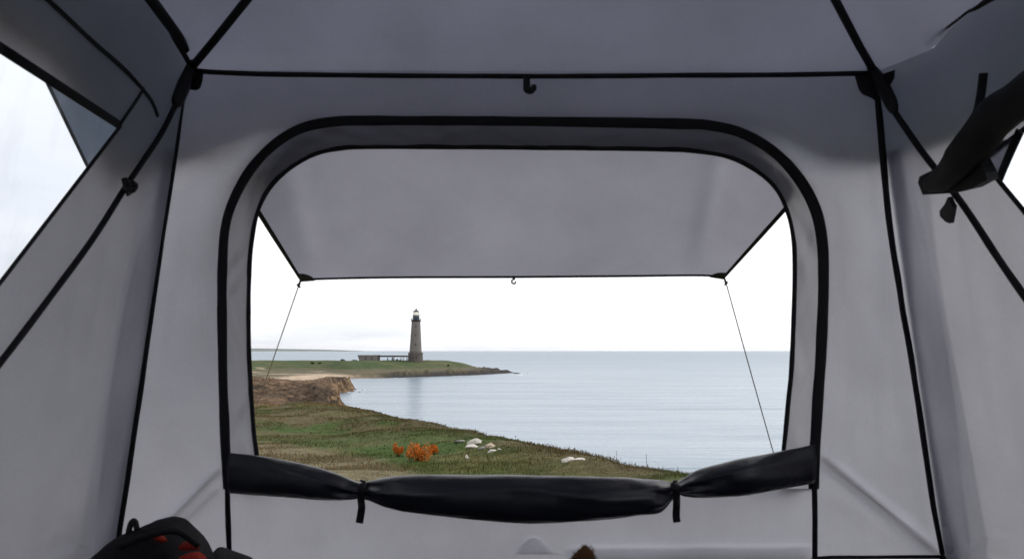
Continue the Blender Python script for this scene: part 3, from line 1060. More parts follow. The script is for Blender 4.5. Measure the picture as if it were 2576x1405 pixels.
def side_wall(to3, nrm, eave, F, hole, seed):
    outer = [(F[1], 0.0)] + [(p[1], p[2]) for p in eave] + [(REAR, 0.0)]
    rows, faces = ring_panel(outer, hole, 200, 30)
    A = np.array(rows)
    e = np.minimum(1, A[:, 2] * 5) * np.minimum(1, (1 - A[:, 2]) * 5)
    d = 0.016 * fbm(A[:, 0] * 2.2, A[:, 1] * 1.2, 4, seed)
    # upright pleats beside the front corner pole
    yb = F[1] - (A[:, 1]) * KW
    for k, (o, am, wd) in enumerate(((0.10, 0.016, 0.022), (0.17, 0.011, 0.03), (0.30, 0.012, 0.05), (0.42, 0.007, 0.05))):
        d += 1.7 * am * np.exp(-((A[:, 0] - (yb - o - 0.03 * np.sin(A[:, 1] * 3 + k))) / wd) ** 2) * (1 - sstep(0.9, 1.5, A[:, 1])) * np.minimum(1, (1 - A[:, 2]) * 12) / np.maximum(e, 0.15)
    V = [to3(a[0], a[1], dd * ee) for a, dd, ee in zip(rows, d, e)]
    return mesh_obj('side_wall', V, faces, M_SIDE, TENT)


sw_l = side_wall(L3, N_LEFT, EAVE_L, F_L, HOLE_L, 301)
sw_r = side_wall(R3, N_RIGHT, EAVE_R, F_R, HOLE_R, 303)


def side_window(to3, nrm, hole, wall, wd):
    P = [to3(p[0], p[1], 0.004) for p in hole]
    pane_v = []
    c = np.mean(np.array(hole), axis=0)
    o = mesh_obj('side_window', P, [tuple(range(len(P)))], M_PANE, TENT, False)
    mb = MB()
    n = len(hole)
    for i in range(n):
        a, b = np.array(hole[i]), np.array(hole[(i + 1) % n])
        v, f = sweep([to3(*(a + (b - a) * t), -0.004) for t in (0, 0.25, 0.5, 0.75, 1)], wd[i % len(wd)], 0.004, nrm, 8)
        mb.add(v, f)
    mb.build('window_tape', M_BLACK, o)
    return o


side_window(L3, N_LEFT, HOLE_L, sw_l, [0.006, 0.006, 0.006, 0.013, 0.013])
side_window(R3, N_RIGHT, HOLE_R, sw_r, [0.008])
for to3, F in ((L3, F_L), (R3, F_R)):
    for wd_, of_, mt_ in ((0.055, 0.012, M_FLY), (0.135, 0.022, M_HOOD), (0.19, 0.03, M_HOOD)):  # unseen cloth strips added outside, darkening the wall beside the corner poles
        zt_ = np.linspace(0.02, 1.38, 12)
        patch('pole_shade_strip', [to3(F[1] - z * KW - 0.005, z, of_) for z in zt_], [to3(F[1] - z * KW - wd_ - 0.02 * math.sin(z * 4 + wd_ * 40), z, of_ + 0.01) for z in zt_], mt_, TENT, 40, 8, 0.002, 601)
# seams on the left wall above its window
band('wall_seam', [(60, -52), (122, 2), (235, 105), (318, 180), (360, 226), (384, 258), (398, 292)], lsp, 0.0075, 0.003, N_LEFT, M_BLACK, per=6, off=-0.006)
band('wall_seam', [(362, 222), (340, 258), (300, 316)], lsp, 0.0055, 0.003, N_LEFT, M_BLACK, per=6, off=-0.006)

# hooks: a strap with a J-shaped plastic clip


def hook(pts, plane, r, nrm, name='lantern_hook', parent=None):
    v, f = sweep(smooth_pts([plane(*p[:2], p[2]) for p in pts], 6), np.interp(np.linspace(0, 1, (len(pts) - 1) * 6 + 1), np.linspace(0, 1, len(r)), r), None)
    return mesh_obj(name, v, f, M_PLASTIC, parent or TENT)


hook([(1324, 192, -0.02), (1325, 210, -0.02), (1326, 224, -0.022), (1334, 228, -0.03), (1342, 222, -0.032), (1343, 214, -0.032)], fp, [0.011, 0.012, 0.013, 0.012, 0.011, 0.008], N_FRONT)
hook([(312, 448, -0.03), (318, 462, -0.035), (322, 474, -0.045), (332, 476, -0.055), (340, 466, -0.06), (333, 458, -0.06)], lsp, [0.008, 0.011, 0.010, 0.012, 0.009, 0.006], N_LEFT)
tab('hook_flap', [(312, 455), (330, 452), (341, 462), (340, 475), (328, 486), (318, 493), (314, 478)], lsp, -0.03, M_PLASTIC, N_LEFT, 0.006)
tab('hook_flap', [(2396, 494), (2404, 512), (2408, 518), (2404, 540), (2400, 560), (2390, 556), (2376, 542), (2375, 528), (2388, 512)], rsp, -0.02, M_PLASTIC, N_RIGHT, 0.014)

# corner pocket at the foot of the right pole
v, f = sweep(smooth_pts([rsp(2376, 1322, -0.01), rsp(2384, 1350, -0.014), rsp(2386, 1385, -0.012)], 5), [0.005, 0.009, 0.012, 0.013, 0.013, 0.013, 0.013, 0.013, 0.013, 0.012, 0.010], None, None)
mesh_obj('corner_pocket', v, f, M_HOOD, TENT)
band('floor_piping', [(288, 1428), (1300, 1428), (1990, 1426), (2052, 1403), (2200, 1400), (2390, 1399)], fp, 0.006, 0.006, N_FRONT, M_BLACK, per=6, off=-0.006)
P = [R3(y, 0.02, -0.01) for y in np.linspace(2.44, REAR, 10)]
v, f = sweep(P, 0.010); mesh_obj('floor_piping', v, f, M_BLACK, TENT)
P = [L3(y, 0.02, -0.01) for y in np.linspace(2.44, REAR, 10)]
v, f = sweep(P, 0.010); mesh_obj('floor_piping', v, f, M_BLACK, TENT)

# vent hood sewn to the outside of the lower front panel: reads as a faint shape through the cloth
hx = np.linspace(0, 1, 14)
up_ = [(1302 + 115 * t, 1388 - (40 * math.sin(min(1, t * 1.35) * math.pi) ** 0.75 if t < 0.74 else 8 * (1 - t) * 0)) for t in hx]
patch('vent_hood', [fp(1302 + 115 * t, 1389, 0.006) for t in hx], [fp(a, min(b, 1387), 0.006) for a, b in up_], M_HOOD, TENT, 30, 6, 0.001)
patch('mud_flap', [fp(x, 1398, 0.012) for x in (1440, 1700, 2040)], [fp(1440, 1371, 0.012), fp(1700, 1369, 0.012), fp(2040, 1366, 0.012)], M_HOOD, TENT, 30, 4, 0.001)

for pts, w_ in (([(2062, 1142), (2140, 1205), (2250, 1297), (2362, 1391)], 0.0075), ([(561, 1174), (500, 1234), (420, 1318), (380, 1360)], 0.006), ([(556, 1224), (500, 1276), (430, 1342)], 0.004)):
    band('crease_shade_strip', pts, fp, w_, 0.0015, N_FRONT, M_FLY, per=8, off=0.016)  # hidden strips added behind the wall so the diagonal creases look dark
# rain fly: second skin over the roof, hanging a little down the walls
FLY = 0.055
FC_L = C_L + N_LEFT * 0.09 + np.array([0, 0.09, 0.03]); FC_R = C_R + N_RIGHT * 0.09 + np.array([0, 0.09, 0.03])
patch('rain_fly', [FC_L, FC_R], [APEX + [-.004, 0, .08], APEX + [.004, 0, .08]], M_FLYR, TENT, 60, 30, 0.01, 401)
patch('rain_fly', [FC_L] + [p + N_LEFT * 0.07 + np.array([0, 0, 0.02]) for p in EAVE_L[1:]], [APEX + [0, 0, .08], A2 + [0, 0, .08]], M_FLYR, TENT, 40, 24, 0.01, 403)
patch('rain_fly', [FC_R] + [p + N_RIGHT * 0.07 + np.array([0, 0, 0.02]) for p in EAVE_R[1:]], [APEX + [0, 0, .08], A2 + [0, 0, .08]], M_FLYR, TENT, 40, 24, 0.01, 405)
vx = [430, 520, 560, 600, 660, 760, 1000, 1300, 1600, 1860, 1960, 2020, 2060, 2120, 2250]
vy = [408, 404, 400, 378, 345, 318, 312, 312, 312, 325, 355, 385, 404, 408, 412]
patch('rain_fly', [fp(a, 176, FLY + 0.02) for a in vx], [fp(a, b, FLY) for a, b in zip(vx, vy)], M_FLY, TENT, 80, 14, 0.006, 407)


# front edge of the fly where it shows in the left window
fa, fb = lsp(112, 200, 0.065), lsp(226, 436, 0.065)
ysl = [2.36, 2.2, fb[1], fa[1], fa[1] - 0.10, 1.3, 0.5, -0.5, REAR]
zsl = [1.38, 1.31, fb[2], fa[2], fa[2] + 0.03, tl_[2] + 0.05, tl_[2] + 0.05, tl_[2] + 0.05, 1.5]


def fly_side(to3, eave, ys, zs, seed):
    e = np.array([(p[1], p[2]) for p in eave])[::-1]
    n = 120
    B = resample(np.stack([ys, zs], 1), n)
    top = np.stack([B[:, 0], np.interp(B[:, 0], e[:, 0], e[:, 1]) + 0.02], 1)
    V = []
    for j in range(14):
        t = j / 13
        for i in range(n):
            p = top[i] * (1 - t) + B[i] * t
            V.append(to3(p[0], p[1], 0.07 + 0.006 * float(vnoise(p[0] * 9, p[1] * 5, seed))))
    o = mesh_obj('rain_fly', V, grid_faces(n, 14), M_FLYS, TENT)
    v, f = sweep([to3(p[0], p[1], 0.07) for p in B], 0.006, 0.003, to3(0, 0, 1) - to3(0, 0, 0), 8)
    mesh_obj('hem', v, f, M_BLACK, o)
    return o


fly_side(L3, EAVE_L, ysl, zsl, 411)
fly_side(R3, EAVE_R, [2.36, 2.2, 2.07, 1.93, 1.79, 1.6, 1.3, 0.5, -0.5, REAR], [1.38, 1.36, 1.345, 1.335, 1.325, 1.32, 1.36, 1.40, 1.40, 1.5], 413)

# awning held out over the window
AD = 3.05


def ap(px, py, d=AD):
    q = ray(px, py)
    return CAM + q / q[1] * d


att = [(598, 450), (640, 392), (715, 336), (850, 306), (1300, 303), (1760, 309), (1885, 334), (1965, 382), (2034, 460)]
frt = [(757, 703), (830, 700), (1000, 697), (1290, 696), (1550, 694), (1760, 692), (1821, 697)]
AT = resample(smooth_pts([fp(*p, 0.045) for p in att], 10), 90)
FR = resample(smooth_pts([ap(*p) for p in frt], 10), 90)
V = []
for j in range(40):
    t = j / 39
    for i in range(90):
        p = AT[i] * (1 - t) + FR[i] * t
        s = i / 89
        sag = 0.045 * math.sin(t * math.pi) * math.sin(s * math.pi) ** 0.6
        wr = 0.010 * float(fbm(s * 5, t * 2.5, 4, 501)) * math.sin(s * math.pi) * math.sin(t * math.pi)
        # tension fold fanning in from the right front corner
        a = (1 - s) - 0.055 - 0.10 * (1 - t)
        fold = 0.065 * math.exp(-(a / 0.035) ** 2) * math.sin(math.pi * min(1, t * 1.02)) ** 0.7
        a2 = s - 0.03 - 0.06 * (1 - t)
        fold2 = 0.03 * math.exp(-(a2 / 0.03) ** 2) * math.sin(math.pi * t)
        V.append(p + np.array([0, 0, sag * 0.35 + wr + fold + fold2]))
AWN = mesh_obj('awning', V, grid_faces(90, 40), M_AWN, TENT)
v, f = sweep(np.concatenate([[AT[0]], [AT[0] * 0.5 + FR[0] * 0.5], FR, [AT[-1] * 0.5 + FR[-1] * 0.5], [AT[-1]]]), np.array([0.0105] * 2 + [0.0068] * 90 + [0.0105] * 2), 0.005, np.array([0, 0.45, 1.0]), 8)
mesh_obj('edge_tape', v, f, M_BLACK, AWN)


def at_awn(s, t, dz=0):
    i = s * 89
    k = int(min(88, max(0, math.floor(i)))); fr = i - k
    A_ = AT[k] * (1 - fr) + AT[k + 1] * fr; B_ = FR[k] * (1 - fr) + FR[k + 1] * fr
    return A_ * (1 - t) + B_ * t + np.array([0, 0, dz])


for c0, sg in ((0.0, 1), (1.0, -1)):
    pts = [at_awn(c0, 1.0, -0.006)] + [at_awn(c0 + sg * 0.033 * math.cos(a), 1 - 0.085 * math.sin(a) * (1 if sg > 0 else 0.8), -0.004) for a in np.linspace(0, math.pi / 2, 8)]
    n = len(pts)
    Q = [p - np.array([0, 0, 0.004]) for p in pts]
    mesh_obj('corner_patch', pts + Q, [tuple(range(n)), tuple(range(2 * n - 1, n - 1, -1))] + [(i, (i + 1) % n, n + (i + 1) % n, n + i) for i in range(n)], M_STRAP, AWN, False)
    tip = FR[0] if sg > 0 else FR[-1]
    mb = MB()
    mb.tube([tip + [0, 0, 0.002], tip + [-0.006 * sg, 0.004, -0.012], tip + [-0.012 * sg, 0.006, -0.030]], [0.003, 0.0045, 0.006], seg=8)
    mb.tube([tip + [-0.018 * sg, 0.006, -0.020], tip + [-0.004 * sg, 0.006, -0.034]], 0.004, seg=8)
    mb.build('cord_toggle', M_PLASTIC, AWN)
mbk = MB()
c = at_awn(0.503, 1.0, 0)
mbk.tube([c + [0, 0, 0], c + [0, 0, -0.014]], 0.006, seg=8)
mbk.tube(smooth_pts([c + [-0.007, 0, -0.012], c + [-0.008, 0, -0.026], c + [0.004, 0, -0.030], c + [0.009, 0, -0.020]], 4), 0.0035, seg=8)
mbk.build('awning_hook', M_PLASTIC, AWN)


def ground_hit(px, py):
    q = ray(px, py)
    lo, hi = 2.5, 900.0
    for _ in range(2):
        d = np.geomspace(lo, hi, 500)
        P = CAM[None, :] + (q / q[1])[None, :] * d[:, None]
        under = P[:, 2] < land(P[:, 0], P[:, 1])[0]
        if not under.any():
            return P[-1]
        k = int(np.argmax(under))
        lo, hi = d[max(0, k - 1)], d[k]
    return P[k]


for (a, b, sg, m_) in ((ap(750, 716), ap(650, 1000), 1, M_ROPE), (ap(1823, 716), ap(1945, 1135), -1, M_ROPE2)):
    st = (FR[0] if sg > 0 else FR[-1]) + np.array([-0.012 * sg, 0.006, -0.030])
    q = ray(*((541, 1312) if sg > 0 else (1996, 1312)))
    en = None
    for d in np.linspace(2.9, 6, 400):
        p = CAM + q / q[1] * d
        if p[2] < hgt(p[0], p[1]) + 0.02:
            en = p; break
    if en is None:
        en = CAM + q / q[1] * 3.6
    v, f = sweep([st + (en - st) * t + np.array([0, 0, -0.01 * math.sin(t * math.pi)]) for t in np.linspace(0, 1, 14)], 0.0024, seg=6)
    ro = mesh_obj('guy_rope', v, f, m_, TENT)
    v, f = sweep([en + np.array([0.01 * sg, -0.02, 0.06]), en + np.array([-0.02 * sg, 0.05, -0.14])], [0.005, 0.003], seg=6)
    mesh_obj('peg', v, f, M_STRAP, ro)

# rolled window cover lying on the sill, tied by two straps
top_ = [(577, 1139), (650, 1146), (760, 1166), (840, 1188), (885, 1207), (907, 1213), (932, 1208), (975, 1199), (1060, 1195), (1300, 1196), (1480, 1200), (1600, 1204), (1660, 1209), (1700, 1214), (1722, 1203), (1760, 1182), (1850, 1157), (1950, 1138), (2048, 1116)]
bot_ = [(577, 1239), (650, 1245), (760, 1252), (840, 1256), (885, 1255), (907, 1252), (932, 1257), (975, 1274), (1060, 1289), (1300, 1312), (1480, 1307), (1600, 1294), (1660, 1284), (1700, 1243), (1722, 1246), (1760, 1249), (1850, 1245), (1950, 1231), (2048, 1214)]
TC = smooth_pts([np.array(p, float) for p in top_], 7); BC = smooth_pts([np.array(p, float) for p in bot_], 7)
PIN = [907, 1702]
V = []
SEG = 48
for a, b in zip(TC, BC):
    x = (a[0] + b[0]) / 2
    pt, pb = fp(x, a[1]), fp(x, b[1])
    rz = np.linalg.norm(pt - pb) / 2
    dpt = min(0.062, max(0.03, rz * 0.9)) * (0.35 + 0.65 * float(sstep(575, 800, x) * (1 - sstep(1850, 2060, x))))
    cpt = fp(x, (a[1] + b[1]) / 2, -dpt - 0.012)
    # keep the picture height although the roll is nearer than the wall
    rz *= np.linalg.norm(cpt - CAM) / np.linalg.norm((pt + pb) / 2 - CAM)
    pin = max(math.exp(-((x - p) / 60.0) ** 2) for p in PIN)
    upv = (pt - pb) / np.linalg.norm(pt - pb)
    for k in range(SEG):
        ph = 2 * math.pi * k / SEG
        cr_ = 1 + pin * 0.30 * math.cos(6 * ph + x * 0.012) + 0.07 * float(fbm(x * 0.05 + 2 * math.sin(ph), 5 * math.cos(ph) + 3 * math.sin(ph) + x * 0.01, 3, 66)) + 0.20 * float(fbm(x * 0.010 + 0.5 * math.sin(ph), 2.2 * math.cos(ph) + 7 + x * 0.002, 4, 61)) + 0.10 * math.exp(-((math.sin(ph) - 0.45 - 0.25 * math.sin(x * 0.011)) / 0.16) ** 2) * (math.cos(ph) > 0)
        inner = abs(math.sin(ph)) > 0.93
        kk = 1.0 if inner else cr_
        V.append(cpt + upv * math.sin(ph) * rz * (1 + (cr_ - 1) * 0.2) - N_FRONT * math.cos(ph) * dpt * kk)
nv_ = len(TC)
fcs = grid_faces(SEG, nv_, True) + [tuple(range(SEG - 1, -1, -1)), tuple(range((nv_ - 1) * SEG, nv_ * SEG))]
ROLL = mesh_obj('rolled_window_cover', V, fcs, M_ROLL, TENT)
for pts, rw in (([(916, 1209, -0.03), (912, 1214, -0.085), (908, 1232, -0.100), (908, 1256, -0.085), (910, 1275, -0.055), (907, 1296, -0.05), (904, 1314, -0.05)], 0.0125),
                ([(1694, 1210, -0.03), (1699, 1215, -0.085), (1702, 1230, -0.100), (1702, 1250, -0.085), (1702, 1272, -0.055), (1701, 1294, -0.05), (1703, 1312, -0.05)], 0.0125)):
    v, f = sweep(smooth_pts([fp(*p) for p in pts], 6), rw, 0.003, N_FRONT, 10)
    s_ = mesh_obj('tie_strap', v, f, M_BLACK, ROLL)

# rolled cover of the right side window: a slack black bundle hung up by a strap
prof = [(2338, 466, 24), (2372, 444, 44), (2415, 404, 56), (2460, 352, 58), (2495, 303, 57), (2540, 266, 57), (2600, 224, 57), (2660, 185, 56), (2770, 110, 56)]
PP = smooth_pts([rsp(p[0], p[1], -0.085) for p in prof], 6)
rr_ = np.interp(np.linspace(0, 1, len(PP)), np.linspace(0, 1, len(prof)), [p[2] for p in prof]) * 1.55 / FP
v, f = sweep(PP, rr_, rr_ * 0.75, N_RIGHT, 24)
v = np.array(v)
v = v + (0.012 * np.array([fbm(p[1] * 9, p[2] * 9, 3, 71) for p in v]))[:, None] * np.array([-0.6, 0.2, 0.6])
SROLL = mesh_obj('side_window_cover', v, f, M_BLACK, TENT)
# hanging lower corner of the bundle
tab('cover_corner', [(2338, 440), (2334, 455), (2346, 486), (2420, 482), (2470, 470), (2512, 448), (2508, 430), (2478, 372), (2420, 400)], rsp, -0.05, M_BLACK, N_RIGHT, 0.03, SROLL)
v, f = sweep(smooth_pts([rsp(2474, 184, -0.012), rsp(2470, 220, -0.02), rsp(2462, 268, -0.05), rsp(2452, 300, -0.10)], 6), 0.0105, 0.004, np.array([0.55, 0.8, 0.25]), 10)
mesh_obj('hanging_strap', v, f, M_BLACK, SROLL)
v, f = sweep(smooth_pts([rsp(2566, 330, -0.03), rsp(2552, 360, -0.03), rsp(2530, 410, -0.025), rsp(2514, 450, -0.012)], 6), 0.014, 0.003, N_RIGHT, 10)
mesh_obj('tie_strap', v, f, M_STRAP, SROLL)
tab('cover_lining', [(2476, 368), (2566, 340), (2520, 440), (2508, 446)], rsp, -0.006, M_WALL, N_RIGHT, 0.002, SROLL)

# ------------------------------------------------------------------ things inside the tent
# backpack lying against the front left corner
BPD = 2.02


def bpt(px, py, d=BPD):
    q = ray(px, py)
    return CAM + q / q[1] * d


base_ = bpt(400, 1405); base_[2] = 0.02
PACK = empty('backpack', tuple(base_))
tag(PACK, 'black backpack with red panels slumped in the corner of the tent', 'backpack')
sil = [(205, 1425), (250, 1385), (300, 1347), (345, 1329), (380, 1313), (415, 1305), (442, 1306), (470, 1324), (497, 1350), (512, 1378), (524, 1400), (528, 1425)]
topc = resample(smooth_pts([bpt(*p) for p in sil], 5), 44)
V = []
nr = 20
for i, p in enumerate(topc):
    h = max(p[2] - 0.02, 0.02)
    for k in range(nr):
        a = math.pi * k / (nr - 1)
        dpt = 0.15 * (0.55 + 0.45 * math.sin(math.pi * i / (len(topc) - 1)))
        yy = -math.cos(a) * dpt
        zz_ = 0.02 + h * (math.sin(a) ** 0.62)
        zz_ += 0.008 * float(fbm(i * 0.22, k * 0.35, 3, 91)) * math.sin(a)
        V.append((p[0] * (1 + yy / BPD * 0.2), p[1] + yy, zz_))
pf = grid_faces(nr, len(topc)) + [tuple(range(nr - 1, -1, -1)), tuple(range((len(topc) - 1) * nr, len(topc) * nr))]
M_PACK = pbr('pack_cloth', (0.006, 0.006, 0.009), 0.75, 0.15, noise=0.3, nscale=30, bump=0.3, bscale=150)
M_RED = pbr('red_cloth', (0.22, 0.014, 0.006), 0.65, 0.25, noise=0.2, nscale=40, bump=0.3, bscale=150)
mesh_obj('body', V, pf, M_PACK, PACK)


def pack_patch(name, pts, mat, d, th=0.012):
    P = [bpt(a, b, d) for a, b in pts]
    c = np.mean(P, axis=0)
    mb = MB()
    n = len(P)
    inner = [c + (p - c) * 0.6 + np.array([0, -th, 0.003]) for p in P]
    vv_ = P + inner + [c + np.array([0, -th * 1.25, 0.004])]
    ff = [(i, (i + 1) % n, n + (i + 1) % n, n + i) for i in range(n)] + [(n + i, n + (i + 1) % n, 2 * n) for i in range(n)]
    return mesh_obj(name, vv_, ff, mat, PACK)


pack_patch('red_panel', [(380, 1346), (392, 1340), (412, 1346), (422, 1358), (408, 1364), (392, 1360)], M_RED, 1.905)
pack_patch('red_panel', [(448, 1372), (462, 1362), (488, 1358), (502, 1372), (500, 1382), (470, 1384), (450, 1382)], M_RED, 1.925, 0.008)
pack_patch('front_pocket', [(440, 1420), (450, 1400), (478, 1388), (502, 1386), (518, 1398), (524, 1420)], M_RED, 1.865, 0.02)
v, f = sweep(smooth_pts([bpt(322, 1345, 2.0), bpt(327, 1322, 2.0), bpt(333, 1311, 2.0), bpt(340, 1312, 2.0), bpt(345, 1332, 2.0)], 6), 0.0085, 0.006, np.array([0, 1, 0.0]), 10)
mesh_obj('grab_handle', v, f, M_BLACK, PACK)
v, f = sweep(smooth_pts([bpt(300, 1375, 1.87), bpt(360, 1350, 1.87), bpt(440, 1335, 1.88), bpt(500, 1372, 1.9)], 6), 0.010, 0.004, np.array([0, 1, 0.3]), 10)
mesh_obj('shoulder_strap', v, f, M_BLACK, PACK)

# dark bundle on the floor beside it
bl = bpt(556, 1405, 2.12); bl[2] = 0.02
BUN = empty('stuff_sack', tuple(bl))
tag(BUN, 'dark grey stuff sack on the floor beside the backpack', 'bag')
M_BUN = pbr('sack_cloth', (0.03, 0.03, 0.034), 0.75, 0.2, noise=0.25, nscale=25, bump=0.3, bscale=60)
a0, a1 = bpt(520, 1425, 2.12), bpt(645, 1450, 2.12)
P = []
rad_ = []
for t in np.linspace(0, 1, 16):
    p = a0 + (a1 - a0) * t
    zt = bpt(560, 1384, 2.12)[2] * (1 - 0.35 * t)
    p[2] = 0.02 + zt / 2 * 0.98
    P.append(p); rad_.append(max(0.006, zt / 2 * (math.sin(min(1, t * 5 + 0.15) * math.pi / 2) * math.sin(min(1, (1 - t) * 4 + 0.1) * math.pi / 2))))
v, f = sweep(P, rad_, None, None, 20)
mesh_obj('sack', v, f, M_BUN, BUN)
v, f = sweep([P[-1], P[-1] + np.array([0.03, -0.01, 0.0]), P[-1] + np.array([0.05, -0.03, -0.03])], [0.004, 0.003, 0.003], seg=6)
mesh_obj('draw_cord', v, f, M_STRAP, BUN)

# dog sitting below the camera's view, one ear showing
et = bpt(1456, 1376, 1.10)
DG = np.array([et[0] - 0.05, et[1] - 0.05, 0.02])
M_FUR = pbr('brown_fur', (0.10, 0.048, 0.024), 0.9, 0.1, noise=0.5, nscale=30, bump=0.8, bscale=200)
hd = et + np.array([-0.045, 0.02, -0.125])      # head centre
sk = [  # point, radius
    (DG + [0, -0.13, 0.10], 0.095), (DG + [0, -0.08, 0.17], 0.095), (DG + [0, -0.02, 0.25], 0.085), (DG + [0.0, 0.03, 0.31], 0.065),
    (hd + [0, -0.03, -0.03], 0.055), (hd, 0.062), (hd + [0, 0.055, -0.012], 0.045), (hd + [0, 0.10, -0.022], 0.028), (hd + [0, 0.135, -0.026], 0.021)]
edges = [(i, i + 1) for i in range(8)]


def br(start, items):
    k = start
    for p, r in items:
        sk.append((p, r)); edges.append((k, len(sk) - 1)); k = len(sk) - 1


for s in (-1, 1):
    br(2, [(DG + [0.06 * s, 0.04, 0.20], 0.035), (DG + [0.062 * s, 0.055, 0.11], 0.024), (DG + [0.062 * s, 0.05, 0.03], 0.020), (DG + [0.062 * s, 0.09, 0.018], 0.020)])
    br(0, [(DG + [0.085 * s, -0.07, 0.09], 0.062), (DG + [0.10 * s, 0.02, 0.055], 0.036), (DG + [0.10 * s, -0.05, 0.03], 0.020), (DG + [0.10 * s, 0.03, 0.018], 0.020)])
br(0, [(DG + [0.02, -0.22, 0.05], 0.035), (DG + [0.07, -0.30, 0.03], 0.024), (DG + [0.14, -0.34, 0.025], 0.012)])
me = bpy.data.meshes.new('dog')
me.from_pydata([tuple(p - DG) for p, r in sk], edges, [])
tmp = bpy.data.objects.new('dog_tmp', me)
COL.objects.link(tmp)
md = tmp.modifiers.new('s', 'SKIN')
for i, (p, r) in enumerate(sk):
    me.skin_vertices[0].data[i].radius = (r, r)
    me.skin_vertices[0].data[i].use_root = (i == 0)
tmp.modifiers.new('u', 'SUBSURF').levels = 2
tmp.modifiers['u'].render_levels = 2
dg = bpy.context.evaluated_depsgraph_get()
dm = bpy.data.meshes.new_from_object(tmp.evaluated_get(dg))
bpy.data.objects.remove(tmp)
bm = bmesh.new(); bm.from_mesh(dm)


def ear(base, tip, wb, out):
    """cupped triangular ear"""
    base, tip = np.array(base), np.array(tip)
    ax = tip - base
    side = np.array(out, float); side /= np.linalg.norm(side)
    fw = np.cross(ax, side); fw /= np.linalg.norm(fw)
    vs = []
    for j in range(9):
        t = j / 8
        wd = wb * (1 - t) ** 0.62 * (1 + 0.35 * t) + 0.004
        for k in range(12):
            a = 2 * math.pi * k / 12
            p = base + ax * t + side * math.cos(a) * wd + fw * (math.sin(a) * 0.007 + 0.016 * (math.cos(a) ** 2) * (1 - t)) + side * 0.010 * t
            vs.append(bm.verts.new(p))
    for j in range(8):
        for k in range(12):
            bm.faces.new((vs[j * 12 + k], vs[j * 12 + (k + 1) % 12], vs[(j + 1) * 12 + (k + 1) % 12], vs[(j + 1) * 12 + k]))
    bm.faces.new(vs[-12:])
    # guard hairs along the ear
    for _ in range(350):
        t = random.uniform(0.15, 1.0); a = random.uniform(0, 2 * math.pi)
        wd = wb * (1 - t) ** 0.62 * (1 + 0.35 * t) + 0.004
        o = base + ax * t + side * math.cos(a) * wd + fw * math.sin(a) * 0.007 + side * 0.010 * t
        d = side * math.cos(a) * 0.5 + fw * math.sin(a) * 0.5 + ax / np.linalg.norm(ax) * 0.9 + np.array([random.uniform(-.3, .3) for _ in range(3)])
        d = d / np.linalg.norm(d) * random.uniform(0.003, 0.006)
        q = np.cross(d, fw + 0.01); q = q / (np.linalg.norm(q) + 1e-9) * 0.0005
        bm.faces.new([bm.verts.new(o - q), bm.verts.new(o + q), bm.verts.new(o + d)])


hl = hd - DG
ear(hl + [0.035, -0.012, 0.035], et - DG, 0.034, (1, 0.1, 0.15))
ear(hl + [-0.040, -0.010, 0.030], hl + [-0.075, -0.005, 0.070], 0.032, (0.8, 0.1, 0.5))
bm.normal_update(); bm.to_mesh(dm); bm.free()
dm.name = 'dog'
for p in dm.polygons: p.use_smooth = True
dm.materials.clear(); dm.materials.append(M_FUR)
DOG = bpy.data.objects.new('dog', dm)
DOG.location = DG
link(DOG)
tag(DOG, 'brown dog sitting in the tent, only one pointed ear showing', 'dog')

# ------------------------------------------------------------------ lighthouse and the buildings beside it
LD = 458.0
lx, ly = gp(1045.5, LD)
LZ = hgt(lx, ly) - 0.3
lz0 = gz(907.5, LD)
LZ = min(LZ, lz0)
M1 = LD / FP                                   # metres per picture unit there
M_STONE = pbr('grey_brown_stone', (0.168, 0.154, 0.144), 0.9, 0.15, noise=0.22, nscale=0.9, bump=0.5, bscale=2.5)
M_STONE2 = pbr('dark_brick', (0.122, 0.105, 0.098), 0.9, 0.15, noise=0.25, nscale=1.2, bump=0.5, bscale=3)
M_IRON = pbr('dark_iron', (0.035, 0.032, 0.034), 0.6, 0.3)
M_DRUM = pbr('blue_grey_paint', (0.13, 0.165, 0.185), 0.5, 0.4, noise=0.15, nscale=1.5)
M_ROOF = pbr('rusty_dome', (0.06, 0.03, 0.028), 0.55, 0.35, noise=0.2, nscale=3)
M_LENS = pbr('lamp_lens', (0.85, 0.80, 0.68), 0.3, 0.5, emit=((1.0, 0.9, 0.72), 0.55))
M_GLASS = pbr('lantern_glass', (0.75, 0.74, 0.68), 0.15, 0.6)
gb = M_GLASS.node_tree.nodes
for nd in gb:
    if nd.type == 'BSDF_PRINCIPLED':
        nd.inputs['Alpha'].default_value = 0.35
M_WHITE = pbr('white_paint', (0.80, 0.80, 0.78), 0.7, 0.2, noise=0.08, nscale=0.6)
M_DARKW = pbr('dark_wood', (0.045, 0.042, 0.04), 0.8, 0.15, noise=0.3, nscale=2)
LH = empty('lighthouse', (lx, ly, LZ))
tag(LH, 'tall round stone lighthouse with a dark domed lantern on the headland', 'lighthouse')
zb = 0.3
H_BASE = 20.3 * M1 + zb + max(0, lz0 - LZ - 0.3)
c0 = (lx, ly, LZ)
MB().lathe(c0, [(4.9, -1.5), (4.85, 0.6), (4.7, H_BASE - 0.9), (4.72, H_BASE - 0.85), (4.95, H_BASE - 0.6), (4.95, H_BASE - 0.25), (4.6, H_BASE), (4.1, H_BASE)], 48).build('plinth', M_STONE2, LH, True)
H_T = H_BASE + 78.5 * M1
tp = []
for t in np.linspace(0, 1, 24):
    tp.append((4.02 - 1.2 * t ** 0.92, H_BASE - 0.02 + (H_T - H_BASE) * t))
MB().lathe(c0, tp, 48).build('tower', M_STONE, LH)
